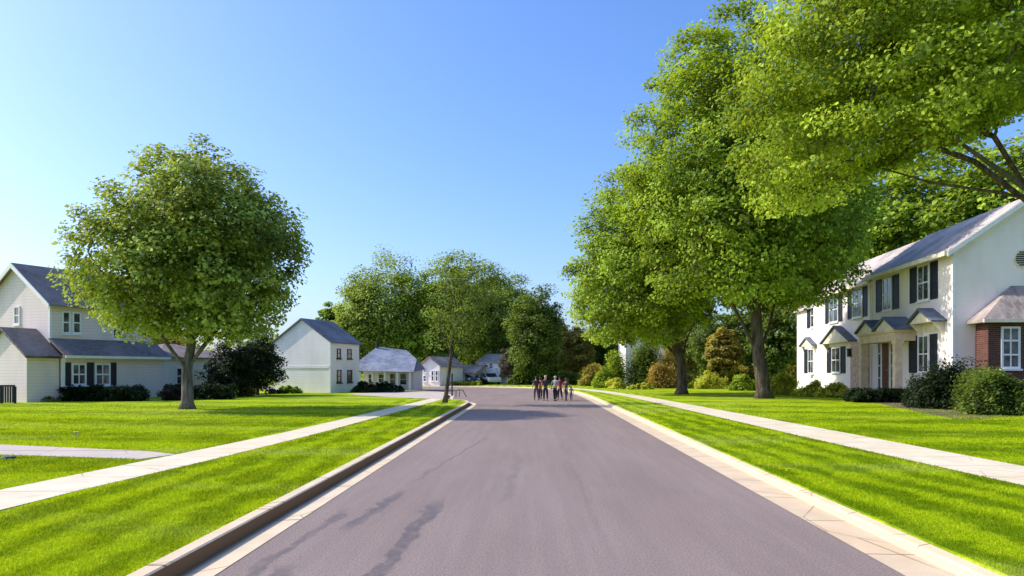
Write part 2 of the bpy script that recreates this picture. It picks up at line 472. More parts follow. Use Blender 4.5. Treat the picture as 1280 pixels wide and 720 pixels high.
# ------------------------------------------------------------------ ground, road, kerbs, paths
def flat(name, poly, z, mat, kind='structure', thick=0):
    mb = MB(); pts = [(x,y,z) for x,y in poly]
    if thick: mb.prism([(x,y,z-thick) for x,y in poly], (0,0,thick))
    else: mb.face(pts)
    o = mb.build(name, mat); o['kind'] = kind
    if not thick and o.data.polygons[0].normal.z < 0: o.data.flip_normals()
    return o
def smooth_line(pts, n=6):
    out = []
    P = [Vector((*p,0)) for p in pts]
    for i in range(len(P)-1):
        a, b, c, d = P[max(i-1,0)], P[i], P[i+1], P[min(i+2,len(P)-1)]
        for k in range(n):
            t = k/n
            q = .5*((2*b)+(c-a)*t+(2*a-5*b+4*c-d)*t*t+(3*b-a-3*c+d)*t**3)
            out.append((q.x,q.y))
    out.append((P[-1].x,P[-1].y)); return out
def offset(line, d):
    out = []
    for i,(x,y) in enumerate(line):
        a = line[max(i-1,0)]; b = line[min(i+1,len(line)-1)]
        t = Vector((b[0]-a[0], b[1]-a[1])).normalized()
        out.append((x+t.y*d, y-t.x*d))         # to the right of travel
    return out
def sweep(name, line, prof, mat):
    """prof: (offset to the right of travel, z)"""
    mb = MB(); rows = [offset(line, o) for o,_ in prof]; n0 = 0
    for j in range(len(prof)-1):
        for i in range(len(line)-1):
            mb.face([(*rows[j][i],prof[j][1]),(*rows[j][i+1],prof[j][1]),(*rows[j+1][i+1],prof[j+1][1]),(*rows[j+1][i],prof[j+1][1])])
    o = mb.build(name, mat, smooth=True); o.data.polygons.foreach_set('use_smooth',[False]*len(o.data.polygons))
    # normals up
    bm = bmesh.new(); bm.from_mesh(o.data)
    for f in bm.faces:
        if f.normal.z < -.01: f.normal_flip()
    bm.to_mesh(o.data); bm.free()
    o['kind'] = 'structure'; return o

flat('ground', [(-2500,-300),(2500,-300),(2500,4000),(-2500,4000)], -.05, M['lawn'])
RE = [(3.96,-20)]+smooth_line([(3.96,4),(3.96,25),(3.96,46),(3.86,56),(3.45,65),(2.5,73),(.6,79.2),(-3,83),(-9,85.8),(-20,87.5),(-50,89.5),(-120,93)])
LE = [(-3.37,-20)]+smooth_line([(-3.37,4),(-3.37,25),(-3.37,41),(-3.45,44.4),(-3.8,46.6),(-4.6,48.0),(-5.4,48.9)],5)
LE2 = smooth_line([(-5.4,48.9),(-5.9,54),(-6.6,60),(-8.4,65.5),(-13,69),(-22,71.5),(-50,75),(-120,80)],5)
flat('road', offset(RE,.05)+(LE+LE2)[::-1], 0.0, M['asphalt'])
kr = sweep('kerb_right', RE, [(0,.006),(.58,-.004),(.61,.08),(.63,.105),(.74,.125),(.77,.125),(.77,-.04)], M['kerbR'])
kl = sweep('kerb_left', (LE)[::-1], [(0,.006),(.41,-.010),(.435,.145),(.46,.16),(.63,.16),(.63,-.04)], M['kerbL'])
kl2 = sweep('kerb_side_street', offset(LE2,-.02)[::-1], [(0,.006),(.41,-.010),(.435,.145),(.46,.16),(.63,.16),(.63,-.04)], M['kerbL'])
# lawns
inR = offset(RE, .755)
flat('lawn_right', inR+[(-120,900),(900,900),(900,-20)], G, M['lawn'], thick=.19)
inL = offset(LE[::-1], .625)[::-1]
inL2 = offset(LE2[::-1], .625)[::-1]
flat('lawn_left', [(-900,-20)]+[(-4.0,-20)]+inL[1:]+inL2[1:]+[(-900,82)], G, M['lawn'], thick=.19)
# sidewalks
def strip(name, a, b, z, mat, thick=.12):
    return flat(name, a+b[::-1], z, mat, thick=thick)
strip('sidewalk_left', [(-9.55,-2),(-9.2,8),(-8.95,12.3),(-8.45,17.4),(-7.95,23),(-7.4,36),(-7.0,47),(-6.9,49.5)],
      [(-7.95,-2),(-7.8,8),(-7.6,12),(-7.2,16),(-6.8,22),(-6.35,35),(-6.05,46),(-6.0,48.7)], G+.012, M['walk'])
sa = smooth_line([(9.3,-2),(8.95,8),(8.6,12.5),(8.15,22),(7.7,36),(7.1,50),(6.3,60),(4.7,70),(1.9,77.5)],4)
sb = smooth_line([(11.0,-2),(10.6,8),(10.3,15),(9.95,24),(9.3,36),(8.5,50),(7.6,60),(6.0,70.6),(3.2,79)],4)
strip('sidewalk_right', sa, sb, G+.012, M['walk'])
flat('driveway_left', [(-8.5,17.2),(-8.9,16.3),(-12.9,17.2),(-22,18.6),(-45,20),(-45,27),(-28,23.8),(-14.5,19.5),(-9.6,17.9)], G+.008, M['drive'], thick=.1)
flat('driveway_side', [(-5.75,48.9),(-6.9,49.2),(-9.6,51.4),(-13.2,55.6),(-15.2,59.2),(-13.4,61.6),(-10.2,64.4),(-7.8,63.6),(-6.9,59),(-6.35,54)], G+.008, M['drive'], thick=.1)
flat('mulch_bed', [(17,28.5),(21,31),(24.5,33),(34,33),(34,38.5),(23.3,39.5),(22.6,45),(23.9,60),(22.5,61),(21.4,46),(19.3,38)], G+.006, M['mulch'], thick=.1)

# grass blades on the lawns nearest the street, thinning with distance
def blades():
    rng = np.random.default_rng(5)
    regs = [(-7.6,-4.03,5.2,44),(4.74,8.3,5.2,44),(-34,-8.0,11,44),(8.3,24,11,44)]
    X = []; Yv = []
    for x0,x1,y0,y1 in regs:
        ys = np.linspace(y0,y1,400)
        D0 = 4200.
        dens = D0*(7.5/ys)**2.1
        tot = int(np.trapezoid(dens,ys)*(x1-x0)) if hasattr(np,'trapezoid') else int(np.trapz(dens,ys)*(x1-x0))
        cdf = np.cumsum(dens); cdf /= cdf[-1]
        yy = np.interp(rng.random(tot), cdf, ys); xx = rng.uniform(x0,x1,tot)
        X.append(xx); Yv.append(yy)
    X = np.concatenate(X); Yv = np.concatenate(Yv)
    vis = (np.abs((X/Yv)+.02) < .80)
    li = np.interp(Yv, [-2,8,12,16,22,35], [-7.95,-7.8,-7.6,-7.2,-6.8,-6.35]); lo = np.interp(Yv, [-2,8,12.3,17.4,23,36],[-9.55,-9.2,-8.95,-8.45,-7.95,-7.4])
    ri = np.interp(Yv, [-2,8,12.5,22,36],[9.3,8.95,8.6,8.15,7.7]); ro = np.interp(Yv,[-2,8,15,24,36],[11,10.6,10.3,9.95,9.3])
    e = .015
    walk = ((X < li+e) & (X > lo-e)) | ((X > ri-e) & (X < ro+e))
    dlo = np.interp(-X, [8.9,12.9,22,45],[16.3,17.2,18.6,20]); dhi = np.interp(-X,[8.5,9.6,14.5,28,45],[17.2,17.9,19.5,23.8,27])
    drv = (X < -8.3) & (Yv > dlo-.03) & (Yv < dhi+.03)
    k = vis & ~walk & ~drv & (rng.random(len(X)) < np.clip((46-Yv)/20,0,1)); X = X[k]; Yv = Yv[k]; n = len(X)
    print('blades', n)
    far = Yv/8.0
    h = (.017+.018*rng.random(n))*np.clip(far,1,1.5)
    w = .0065*np.clip(far,.8,3.2)
    a = rng.random(n)*6.283; lean = rng.normal(size=(n,2))*.45*h[:,None]
    stripe = np.sign(np.sin((X+Yv*.035)*2*math.pi/1.15)); lean[:,1] += stripe*.35*h
    V = np.empty((n,3,3)); dx = np.cos(a)*w; dy = np.sin(a)*w
    V[:,0] = np.column_stack([X-dx,Yv-dy,np.full(n,G-.005)]); V[:,1] = np.column_stack([X+dx,Yv+dy,np.full(n,G-.005)])
    V[:,2] = np.column_stack([X+lean[:,0],Yv+lean[:,1],G+h])
    me = bpy.data.meshes.new('grass_blades')
    me.vertices.add(n*3); me.loops.add(n*3); me.polygons.add(n)
    me.vertices.foreach_set('co', V.reshape(-1).astype(np.float32))
    me.loops.foreach_set('vertex_index', np.arange(n*3,dtype=np.int32))
    me.polygons.foreach_set('loop_start', (np.arange(n)*3).astype(np.int32)); me.polygons.foreach_set('loop_total', np.full(n,3,dtype=np.int32))
    at = me.attributes.new('tone','FLOAT','FACE'); at.data.foreach_set('value', rng.random(n).astype(np.float32))
    me.update(calc_edges=True)
    tag(link('grass', me, M['blade']), 'short mown bright green grass covering the front lawns and verges', 'grass', kind='stuff')
blades()

# ------------------------------------------------------------------ building parts (house frame: x along the front, y into the house, front at y=0)
def window(root, x0, x1, z0, z1, y=0.0, d=-1, cols=2, rows=2, frame=.09, axis='x', fm='trim', glassm='glass'):
    """window lying in plane y (axis x) or plane x=y (axis y); d = outward direction sign"""
    def B(mb, a0, a1, b0, b1, c0, c1):
        if axis == 'x': mb.box(a0,a1, y+d*b0, y+d*b1, c0, c1)
        else: mb.box(y+d*b0, y+d*b1, a0, a1, c0, c1)
    if x0 > x1: x0, x1 = x1, x0
    mb = MB(); t = frame
    B(mb,x0,x1,0,.07,z1-t,z1); B(mb,x0,x1,0,.07,z0,z0+t); B(mb,x0,x0+t,0,.066,z0+t,z1-t); B(mb,x1-t,x1,0,.066,z0+t,z1-t)
    for i in range(1,cols): xx = x0+(x1-x0)*i/cols; B(mb,xx-t*.3,xx+t*.3,.02,.052,z0+t,z1-t)
    for i in range(1,rows): zz = z0+(z1-z0)*i/rows; B(mb,x0+t,x1-t,.02,.057,zz-t*.4,zz+t*.4)
    w = mb.build('window', M[fm], root)
    p = MB(); B(p,x0+t,x1-t,.01,.03,z0+t,z1-t); p.build('pane', M[glassm], w)
    s = MB(); B(s,x0-.08,x1+.08,0,.14,z0-.10,z0-.003); s.build('sill', M[fm], w)
    return w
def shutter(root, x0, x1, z0, z1, y=0.0, d=-1):
    if x0 > x1: x0, x1 = x1, x0
    mb = MB(); t = (x1-x0)*.16
    mb.box(x0,x1,y+d*.004,y+d*.03,z0,z1)
    mb.box(x0,x0+t,y+d*.03,y+d*.055,z0,z1); mb.box(x1-t,x1,y+d*.03,y+d*.055,z0,z1)
    zm = (z0+z1)/2
    for a,b in ((z0,z0+t),(zm-t/2,zm+t/2),(z1-t,z1)): mb.box(x0+t,x1-t,y+d*.03,y+d*.052,a,b)
    n = max(4,int((z1-z0)/.14))
    for i in range(n): zz = z0+t+(z1-z0-2*t)*(i+.5)/n; mb.box(x0+t,x1-t,y+d*.03,y+d*.043,zz-.02,zz+.02)
    return mb.build('shutter', M['shutter'], root)
def gable_wall(x0, x1, y0, y1, zb, ze, zr, along='x'):
    """walls of a gabled block as one closed mesh; ridge along x (or y)"""
    mb = MB()
    if along == 'x':
        ym = (y0+y1)/2
        mb.prism([(x0,y0,zb),(x0,y1,zb),(x0,y1,ze),(x0,ym,zr),(x0,y0,ze)], (x1-x0,0,0))
    else:
        xm = (x0+x1)/2
        mb.prism([(x0,y0,zb),(x1,y0,zb),(x1,y0,ze),(xm,y0,zr),(x0,y0,ze)], (0,y1-y0,0))
    return mb
def gable_roof(x0, x1, y0, y1, ze, zr, along='x', over=.35, t=.14, side=.3):
    mb = MB()
    if along == 'x':
        ym = (y0+y1)/2; k = (zr-ze)/(ym-y0)
        X0, X1 = x0-side, x1+side; lo = .02
        for s, yy in ((-1,y0),(1,y1)):
            e = yy+s*over; z_e = ze-k*over+lo
            poly = [(X0,e,z_e),(X0,ym,zr+lo),(X0,ym,zr+lo+t*1.2),(X0,e,z_e+t)]
            mb.prism(poly, (X1-X0,0,0))
    else:
        xm = (x0+x1)/2; k = (zr-ze)/(xm-x0)
        Y0, Y1 = y0-side, y1+side; lo = .02
        for s, xx in ((-1,x0),(1,x1)):
            e = xx+s*over; z_e = ze-k*over+lo
            mb.prism([(e,Y0,z_e),(xm,Y0,zr+lo),(xm,Y0,zr+lo+t*1.2),(e,Y0,z_e+t)], (0,Y1-Y0,0))
    return mb
def shed_roof(x0, x1, y0, y1, z0, z1, t=.12):
    """slopes from z0 at y0 to z1 at y1"""
    return MB().prism([(x0,y0,z0),(x0,y1,z1),(x0,y1,z1+t),(x0,y0,z0+t)], (x1-x0,0,0))
def hip_roof(x0, x1, y0, y1, ze, zr, over=.3, t=.12):
    x0-=over; x1+=over; y0-=over; y1+=over
    w = min(x1-x0, y1-y0)/2; mb = MB()
    if x1-x0 >= y1-y0: a, b = (x0+w,(y0+y1)/2,zr), (x1-w,(y0+y1)/2,zr)
    else: a, b = ((x0+x1)/2,y0+w,zr), ((x0+x1)/2,y1-w,zr)
    c = [(x0,y0,ze),(x1,y0,ze),(x1,y1,ze),(x0,y1,ze)]; u = [(p[0],p[1],ze+t) for p in c]
    mb.face(c[::-1])
    for i in range(4): j=(i+1)%4; mb.face([c[i],c[j],u[j],u[i]])
    if x1-x0 >= y1-y0:
        mb.face([u[0],u[1],b,a]); mb.face([u[1],u[2],b]); mb.face([u[2],u[3],a,b]); mb.face([u[3],u[0],a])
    else:
        mb.face([u[0],u[1],a]); mb.face([u[1],u[2],b,a]); mb.face([u[2],u[3],b]); mb.face([u[3],u[0],a,b])
    return mb
def door(root, x0, x1, z0, z1, y=0.0, mat='door_brown'):
    if x0 > x1: x0, x1 = x1, x0
    mb = MB().box(x0,x1,y-.05,y-.004,z0,z1)
    w = x1-x0; h = z1-z0
    for i in range(2):
        for j in range(3): mb.box(x0+w*(.12+.42*i),x0+w*(.46+.42*i),y-.065,y-.05,z0+h*(.06+.31*j),z0+h*(.33+.31*j))
    d = mb.build('door', M[mat], root)
    MB().ball((x1-.14*w, y-.11, z0+h*.47),.05,8,5).build('handle', M['metal'], d, True)
    fr = MB(); t=.12
    fr.box(x0-t,x0-.002,y-.08,y,z0,z1+t); fr.box(x1+.002,x1+t,y-.08,y,z0,z1+t); fr.box(x0,x1,y-.08,y,z1+.002,z1+t)
    fr.build('door_frame', M['trim'], root)
    return d
def axes(A, u):
    """house root at A whose local x points along u"""
    return math.atan2(u[1], u[0])

# ---- big white house on the right
uR = Vector((-.077,-1)).normalized(); L = 33.0
cor = Vector((23.75,40.6)); orgR = cor - uR*L
hr = empty('white_house', (orgR.x, orgR.y, G-.05), axes(None, uR), 'long white two storey house with black shutters, gabled window hoods and a sunlit shingle roof', 'house')
def tR(px):
    k = (px-CX)/F; q = .077
    return (cor.x-k*cor.y)/(k-q)
def lx(px, y=0.0):
    k = (px-CX)/F; X0 = cor.x+y*.997; Y0 = cor.y-.077*y
    return L - (X0-k*Y0)/(k-.077)*math.sqrt(1+.077**2)
def lz(py, px): return H+(CY-py)/F*(cor.y+tR(px)) - (G-.05)
zE = lz(312,1192); zR_ = zE+2.75; D = 8.0
xa = lx(1012)   # far end of the main block
xm_ = lx(1090)
gable_wall(xm_, L, 0, D, -.3, zE, zR_).build('wall', M['brickwhite'], hr)
gable_wall(xa, xm_-.01, .35, D-.02, -.3, zE-.13, zR_-.04).build('wall', M['brickwhite'], hr)
gable_wall(lx(985), xa-.02, .9, D-.6, -.3, zE-.75, zR_-1.1).build('wall', M['brickwhite'], hr)
gable_roof(xm_, L, 0, D, zE, zR_, over=.45, t=.16).build('roof', M['roof_grey'], hr)
gable_roof(xa, xm_-.32, .35, D-.02, zE-.13, zR_-.06, over=.45, t=.16, side=.0).build('roof', M['roof_grey'], hr)
gable_roof(lx(985), xa-.02, .9, D-.6, zE-.75, zR_-1.1, over=.35, side=0).build('roof', M['roof_grey'], hr)
MB().box(xm_-.3,L+.3,-.62,-.46,zE-.36,zE-.10).build('gutter', M['cream'], hr)
MB().box(xa,xm_-.33,-.22,-.08,zE-.5,zE-.26).build('gutter', M['cream'], hr)
MB().tube([(xm_,-.42,zE-.3),(xm_,-.1,zE-.7),(xm_,-.08,0)],.06,8).build('downspout', M['trim'], hr)
MB().box(L-.16,L+.02,-.03,.14,0,zE-.1).build('corner_board', M['trim'], hr)
for b0,b1 in ((L+.3,L+.36),):
    mb = MB(); k=(zR_-zE)/(D/2)
    mb.prism([(b0,-.45,zE-k*.45-.12),(b0,D/2,zR_-.12),(b0,D/2,zR_+.16),(b0,-.45,zE-k*.45+.16)],(b1-b0,0,0))
    mb.prism([(b0,D+.45,zE-k*.45-.12),(b0,D/2,zR_-.12),(b0,D/2,zR_+.16),(b0,D+.45,zE-k*.45+.16)],(b1-b0,0,0))
    mb.build('rake_board', M['trim'], hr)
# round louvre in the gable
mb = MB(); n=24; cy_,cz_ = 3.75, zE-.55
mb.tube([(L+.002,cy_,cz_),(L+.07,cy_,cz_)],.52,n); rv = mb.build('round_vent', M['cream'], hr)
mb = MB()
for i in range(7):
    z = -.36+.12*i; w = math.sqrt(max(0,.43**2-z*z)); mb.box(L+.07,L+.095,cy_-w,cy_+w,cz_+z-.035,cz_+z+.035)
mb.build('louvre', M['dark'], rv)
def win_R(w0,w1,s0,s1,s2,s3,ty,by,y=0.0,pcx=None,rows=2,cols=2):
    pc = pcx or (w0+w1)/2; z1 = lz(ty,pc); z0 = lz(by,pc)
    window(hr, lx(w0), lx(w1), z0, z1, y, rows=rows, cols=cols)
    shutter(hr, lx(s0), lx(s1), z0-.02, z1+.02, y); shutter(hr, lx(s2), lx(s3), z0-.02, z1+.02, y)
win_R(1147.6,1162,1138,1146.4,1163.4,1172.6,331,376)
win_R(1104,1115,1095.5,1102.6,1116,1124,347,388)
y2=.35
win_R(1060.3,1072.5,1054.5,1059.6,1073.2,1078.4,361,397,y2)
win_R(1032,1042.6,1027,1031.3,1043.2,1047.8,371,403,y2)
window(hr, lx(1002), lx(1011), lz(409,1006), lz(379,1006), .9)
shutter(hr, lx(997.4), lx(1001.4), lz(409,1006), lz(379,1006), .9)
win_R(1148.5,1161.5,1137,1146.6,1163,1172,419,466)
win_R(1035,1045.2,1029,1034,1046,1051.5,434,466,y2-.0)
window(hr, lx(1006), lx(1012.5), lz(467,1009), lz(436,1009), .9-.55)
shutter(hr, lx(1001), lx(1005), lz(467,1009), lz(436,1009), .9-.55)
def hood(c0,c1,ty,by,y=0.0,out=.9,panel=None):
    """small gabled hood on brackets over a window"""
    X0, X1 = lx(c0,y-out), lx(c1,y-out*.5); pc=(c0+c1)/2; z1=lz(ty,pc); z0=lz(by,pc)
    if X0>X1: X0,X1=X1,X0
    h = empty('window_hood',(0,0,0)); h.parent = hr
    xm=(X0+X1)/2; k=(z1-z0)/(xm-X0); mb=MB()
    for s,e in ((-1,X0),(1,X1)):
        mb.prism([(e,y-out,z0),(xm,y-out,z1),(xm,y-out,z1+.13),(e,y-out,z0+.11)],(0,out-.005,0))
    mb.build('hood_roof', M['roof_slate'], h)
    MB().prism([(X0+.25,y-out+.15,z0+.02),(X1-.25,y-out+.15,z0+.02),(xm,y-out+.15,z1-.1)],(0,out-.17,0)).build('pediment', M['cream'], h)
    mb=MB()
    for xx in (X0+.3,X1-.42): MB().prism([(xx,y-.005,z0-.75),(xx,y-out+.2,z0),(xx,y-.005,z0)],(.12,0,0)).build('bracket', M['cream'], h)
    if panel:
        mb=MB().box(X0+.5,X1-.5,y-.06,y-.004,lz(panel,pc),z0-.02)
        for i in range(4): xx=X0+.8+i*(X1-X0-1.6)/4; mb.box(xx,xx+.5*(X1-X0-1.6)/4,y-.08,y-.06,lz(panel,pc)+.12,z0-.15)
        mb.build('panel', M['cream'], h)
hood(1131,1174,390,406,panel=416)
hood(998,1018,423,433,.35,out=.5)
# projecting gabled bay with stone pier
hood(1024,1066,409,429,.35,out=.7)
X1,X0 = lx(1077,-.25),lx(1063,-.25)
p = MB().box(min(X0,X1),max(X0,X1),-.25,y2-.01,-.2,lz(428,1070)).build('stone_pier', M['stone'], hr)
ln = empty('wall_lantern',(0,0,0)); ln.parent = hr
xl=lx(1067.5); zl=lz(441,1068)
MB().box(xl-.16,xl+.16,-.48,-.28,zl-.3,zl+.25).box(xl-.2,xl+.2,-.50,-.27,zl+.25,zl+.33).build('lantern_case', M['dark'], ln)
MB().box(xl-.04,xl+.04,-.28,-.252,zl-.1,zl+.1).build('bracket', M['dark'], ln)
# entrance portico
out=1.3; P0,P1 = lx(1073,-out),lx(1119,-out); x0,x1=min(P0,P1),max(P0,P1); zt=lz(420,1100)
po = empty('portico',(0,0,0)); po.parent = hr
MB().box(x0,x1,-out,-.005,zt-.55,zt).box(x0-.12,x1+.12,-out-.12,-.006,zt+.002,zt+.14).build('entablature', M['tan'], po)
mb=MB(); w=(x1-x0)/2+.15
for c in (x0+w*.5-.1,x1-w*.5+.1):
    for s in (-1,1): mb.prism([(c+s*w*.55,-out-.2,zt+.16),(c,-out-.2,zt+.95),(c,-out-.2,zt+1.07),(c+s*w*.55,-out-.2,zt+.28)],(0,out+.19,0))
mb.build('porch_roof', M['roof_slate'], po)
mb=MB()
for c in (x0+w*.5-.1,x1-w*.5+.1): mb.prism([(c-w*.5,-out-.06,zt+.15),(c+w*.5,-out-.06,zt+.15),(c,-out-.06,zt+.88)],(0,out,0))
mb.build('pediment', M['cream'], po)
for xx in (x0+.25,x1-.25):
    MB().box(xx-.22,xx+.22,-out+.02,-out+.46,.15,zt-.55).box(xx-.3,xx+.3,-out-.04,-out+.52,.0,.22).box(xx-.29,xx+.29,-out-.03,-out+.51,zt-.75,zt-.553).build('column', M['tan'], po)
MB().box(x0-.1,x1+.1,-out-.4,-.007,-.1,.02).box(x0-.1,x1+.1,-out-.9,-out-.402,-.2,-.05).build('step', M['stone'], po)
MB().box(min(lx(1097),lx(1120)),max(lx(1097),lx(1120)),-.003,.05,0,zt-.02).build('entry_panel', M['tan'], hr)
door(hr, lx(1103.5), lx(1112.5), .1, lz(423,1108))
for a,b in ((1098,1102.3),(1114,1118)): window(hr, lx(a), lx(b), .6, lz(426,1108), cols=1, rows=4, frame=.07)
# brick wing towards the camera: its own block of the same house
bw = empty('brick_wing',(0,0,0),0); bw.parent = hr
xw1 = L+1.3; ywa, ywb = 1.2, 12.0; zw = 4.75
MB().box(L+.02, xw1, ywa, ywb, -.3, zw).build('wall', M['brick'], bw)
a_=(xw1+.45,ywa-.5,zw); b_=(xw1+.45,ywb+.4,zw); c_=(L+.015,ywb+.4,zw+2.0); d_=(L+.015,ywa+1.9,zw+2.0); e_=(L+.015,ywa-.5,zw)
dn = lambda p: (p[0],p[1],p[2]-.14)
mb=MB(); mb.face([a_,b_,c_,d_]); mb.face([a_,d_,e_]); mb.face([dn(a_),dn(e_),(e_[0],ywb+.4,zw-.14),dn(b_)]); mb.face([a_,dn(a_),dn(b_),b_]); mb.face([e_,dn(e_),dn(a_),a_]); mb.face([b_,dn(b_),(e_[0],ywb+.4,zw-.14),c_])
mb.build('roof', M['roof_mauve'], bw)
MB().box(xw1+.455, xw1+.56, ywa-.5, ywb+.4, zw-.15, zw+.03).build('gutter', M['cream'], bw)
window(bw, 1.85, 2.85, 2.1, zw-.35, xw1, d=1, axis='y', cols=2, rows=3, frame=.12)
window(bw, 5.2, 6.6, 2.1, zw-.35, xw1, d=1, axis='y', cols=2, rows=3, frame=.12)

# ---- left house behind the lawn
uL = Vector((2.5,6)).normalized()
hl = empty('grey_house', (-30.8,46,G-.05), axes(None,uL), 'pale grey two storey house with brown roof and black shutters, left of the lawn tree', 'house')
ze=6.35; zr=8.85; d=6.7; m=7.6
# rear block (ridge along x)
gable_wall(0,m,0,d,-.3,ze,zr).build('wall', M['grey_siding'], hl)
gable_roof(0,m,0,d,ze,zr,over=.4).build('roof', M['roof_brown'], hl)
mb=MB(); k=(zr-ze)/(d/2)
for s,(e,ym) in enumerate(((-.4,d/2),(d+.4,d/2))):
    mb.prism([(-.36,e,ze-k*.4-.15),(-.36,ym,zr-.15),(-.36,ym,zr+.17),(-.36,e,ze-k*.4+.15)],(.055,0,0))
mb.build('rake_board', M['trim'], hl)
MB().box(-.03,.12,-.03,.1,0,ze-.2).build('corner_board', M['trim'], hl)
MB().box(.1,m-.1,-1.2,-.01,-.3,2.95).build('wall', M['grey_siding'], hl)
shed_roof(-.1,m+.1,-1.6,-.01,2.85,3.95).build('porch_roof', M['roof_brown'], hl)
MB().box(-.1,m+.1,-1.68,-1.6,2.78,2.95).build('gutter', M['trim'], hl)
MB().box(.0,.2,-1.24,-1.04,-.3,2.8).build('corner_board', M['trim'], hl)
def xL(px, y=-1.2):
    k=(px-CX)/F; A=Vector((-30.8,46)); v=Vector((-uL.y,uL.x)); A=A+v*y
    return (A.x-k*A.y)/(k*uL.y-uL.x)
def zL(py,px,y=-1.2):
    t=xL(px,y); A=Vector((-30.8,46)); v=Vector((-uL.y,uL.x)); A=A+v*y
    return H+(CY-py)/F*(A.y+uL.y*t)-(G-.05)
for a,b in ((89,107.5),(118,137.5)):
    window(hl, xL(a), xL(b), zL(482,a), zL(454,a), -1.2, frame=.12)
for a,b in ((81,88),(108.5,116.8),(138.5,145)):
    shutter(hl, xL(a), xL(b), zL(482,a), zL(453,a), -1.2)
window(hl, xL(77,0), xL(87.5,0), zL(417,82,0), zL(389,82,0), 0, cols=1, frame=.1)
window(hl, xL(90,0), xL(101,0), zL(417,94,0), zL(390,94,0), 0, cols=1, frame=.1)
window(hl, xL(140,0), xL(152,0), zL(424,146,0), zL(399,146,0), 0, cols=2, frame=.1)
window(hl, 2.9, 3.5, 5.0, 6.2, -.0, d=-1, axis='y', cols=1)
# low garage gable towards the camera
gl = empty('garage_wing',(0,0,0)); gl.parent = hl
gable_wall(-2.0,-.01,-.9,3.4,-.3,2.95,4.5).build('wall', M['grey_siding'], gl)
gable_roof(-2.0,-.3,-.9,3.4,2.95,4.5,over=.3,side=.25).build('roof', M['roof_brown'], gl)
# one storey rear wing with an arched porch
wg = empty('side_wing',(0,0,0)); wg.parent = hl
w1 = m+7.4
MB().box(m+.01,w1,-.4,6,-.3,2.9).build('wall', M['white_siding'], wg)
hip_roof(m+.1,w1,-.4,6,2.86,4.1,over=.35).build('roof', M['roof_brown'], wg)
window(wg, m+1.6, m+2.6, .9, 2.2, -.4, cols=1)
mb=MB(); cx_=w1-1.9
for i in range(12):
    a0=math.pi*i/12; a1=math.pi*(i+1)/12
    mb.prism([(cx_+.9*math.cos(a0),-.44,1.5+.8*math.sin(a0)),(cx_+.9*math.cos(a1),-.44,1.5+.8*math.sin(a1)),(cx_+.9*math.cos(a1),-.44,0),(cx_+.9*math.cos(a0),-.44,0)],(0,.03,0))
mb.build('arched_door', M['dark'], wg)
MB().box(m+3.3,m+4.1,-.46,-.404,.1,2.1).build('door', M['cream'], wg)

# ---- second white house (gable to the camera)
h2x, h2y = gx(413,61.5), 61.5
u2 = Vector((.32,1)).normalized()
h2 = empty('white_gable_house', (h2x,h2y,G-.05), axes(None,u2), 'white two storey house with plain windowless gable end and dark roof beyond the tree', 'house')
def x2(px):
    k=(px-CX)/F; return (h2x-k*h2y)/(k*u2.y-u2.x)
L2 = x2(449)
gable_wall(0,L2,0,5.7,-.3,4.4,6.35).build('wall', M['bright_siding'], h2)
gable_roof(0,L2,0,5.7,4.4,6.35,over=.2,side=.2,t=.1).build('roof', M['roof_slate'], h2)
MB().box(-.05,-.004,.1,5.6,2.15,2.35).build('trim_band', M['trim'], h2)
MB().box(-.035,.09,-.035,.09,-.1,4.3).build('corner_board', M['trim'], h2)
for a,b in ((421,425.5),(434,439)):
    window(h2, x2(a), x2(b), 3.0, 3.85, cols=1, frame=.07, fm='dark'); window(h2, x2(a), x2(b+.7), .9, 2.0, cols=1, frame=.07, fm='dark')

# ---- blue-grey roofed house
A = Vector((gx(516,72),72)); u3 = Vector((-1,.0)).normalized()
h3 = empty('blue_roof_house', (gx(452,70),70,G-.05), 0, 'low white house under a big blue grey sloping roof with a post porch', 'house')
W = gx(516,70)-gx(452,70)
mb = MB(); z0=gz(463,70)
mb.face([(-.3,-1.4,z0-.1),(W+.3,-1.4,z0-.25),(W+.2,1.2,z0+1.0),(W-1.2,3.4,4.0),(.8,3.4,4.35),(-.3,.5,z0+.9)])
mb.face([(-.3,6.5,z0),(W+.3,6.5,z0),(W-1.2,3.4,4.0),(.8,3.4,4.35)]); mb.face([(W+.3,6.5,z0),(W+.3,-1.4,z0-.25),(W+.2,1.2,z0+1.0),(W-1.2,3.4,4.0)]); mb.face([(-.3,-1.4,z0-.1),(-.3,.5,z0+.9),(.8,3.4,4.35),(-.3,6.5,z0)])
mb.build('roof', M['roof_blue'], h3)
MB().box(0,W,.6,6.2,-.3,z0-.05).build('wall', M['white_siding'], h3)
for i in range(5): x=.1+i*(W-.2)/4; MB().box(x-.09,x+.09,-1.2,-1.02,-.1,z0-.22).build('post', M['trim'], h3)
for a,b in ((.5,1.1),(1.5,2.1)): window(h3,a,b,.7,1.6,.6,cols=1,frame=.06)
for a,b in ((2.6,3.2),(3.6,4.3)): window(h3,a,b,.5,1.65,.6,cols=1,frame=.06)
MB().tube([(.8,3.2,4.2),(.8,3.2,4.9)],.14,8).build('chimney', M['dark'], h3)

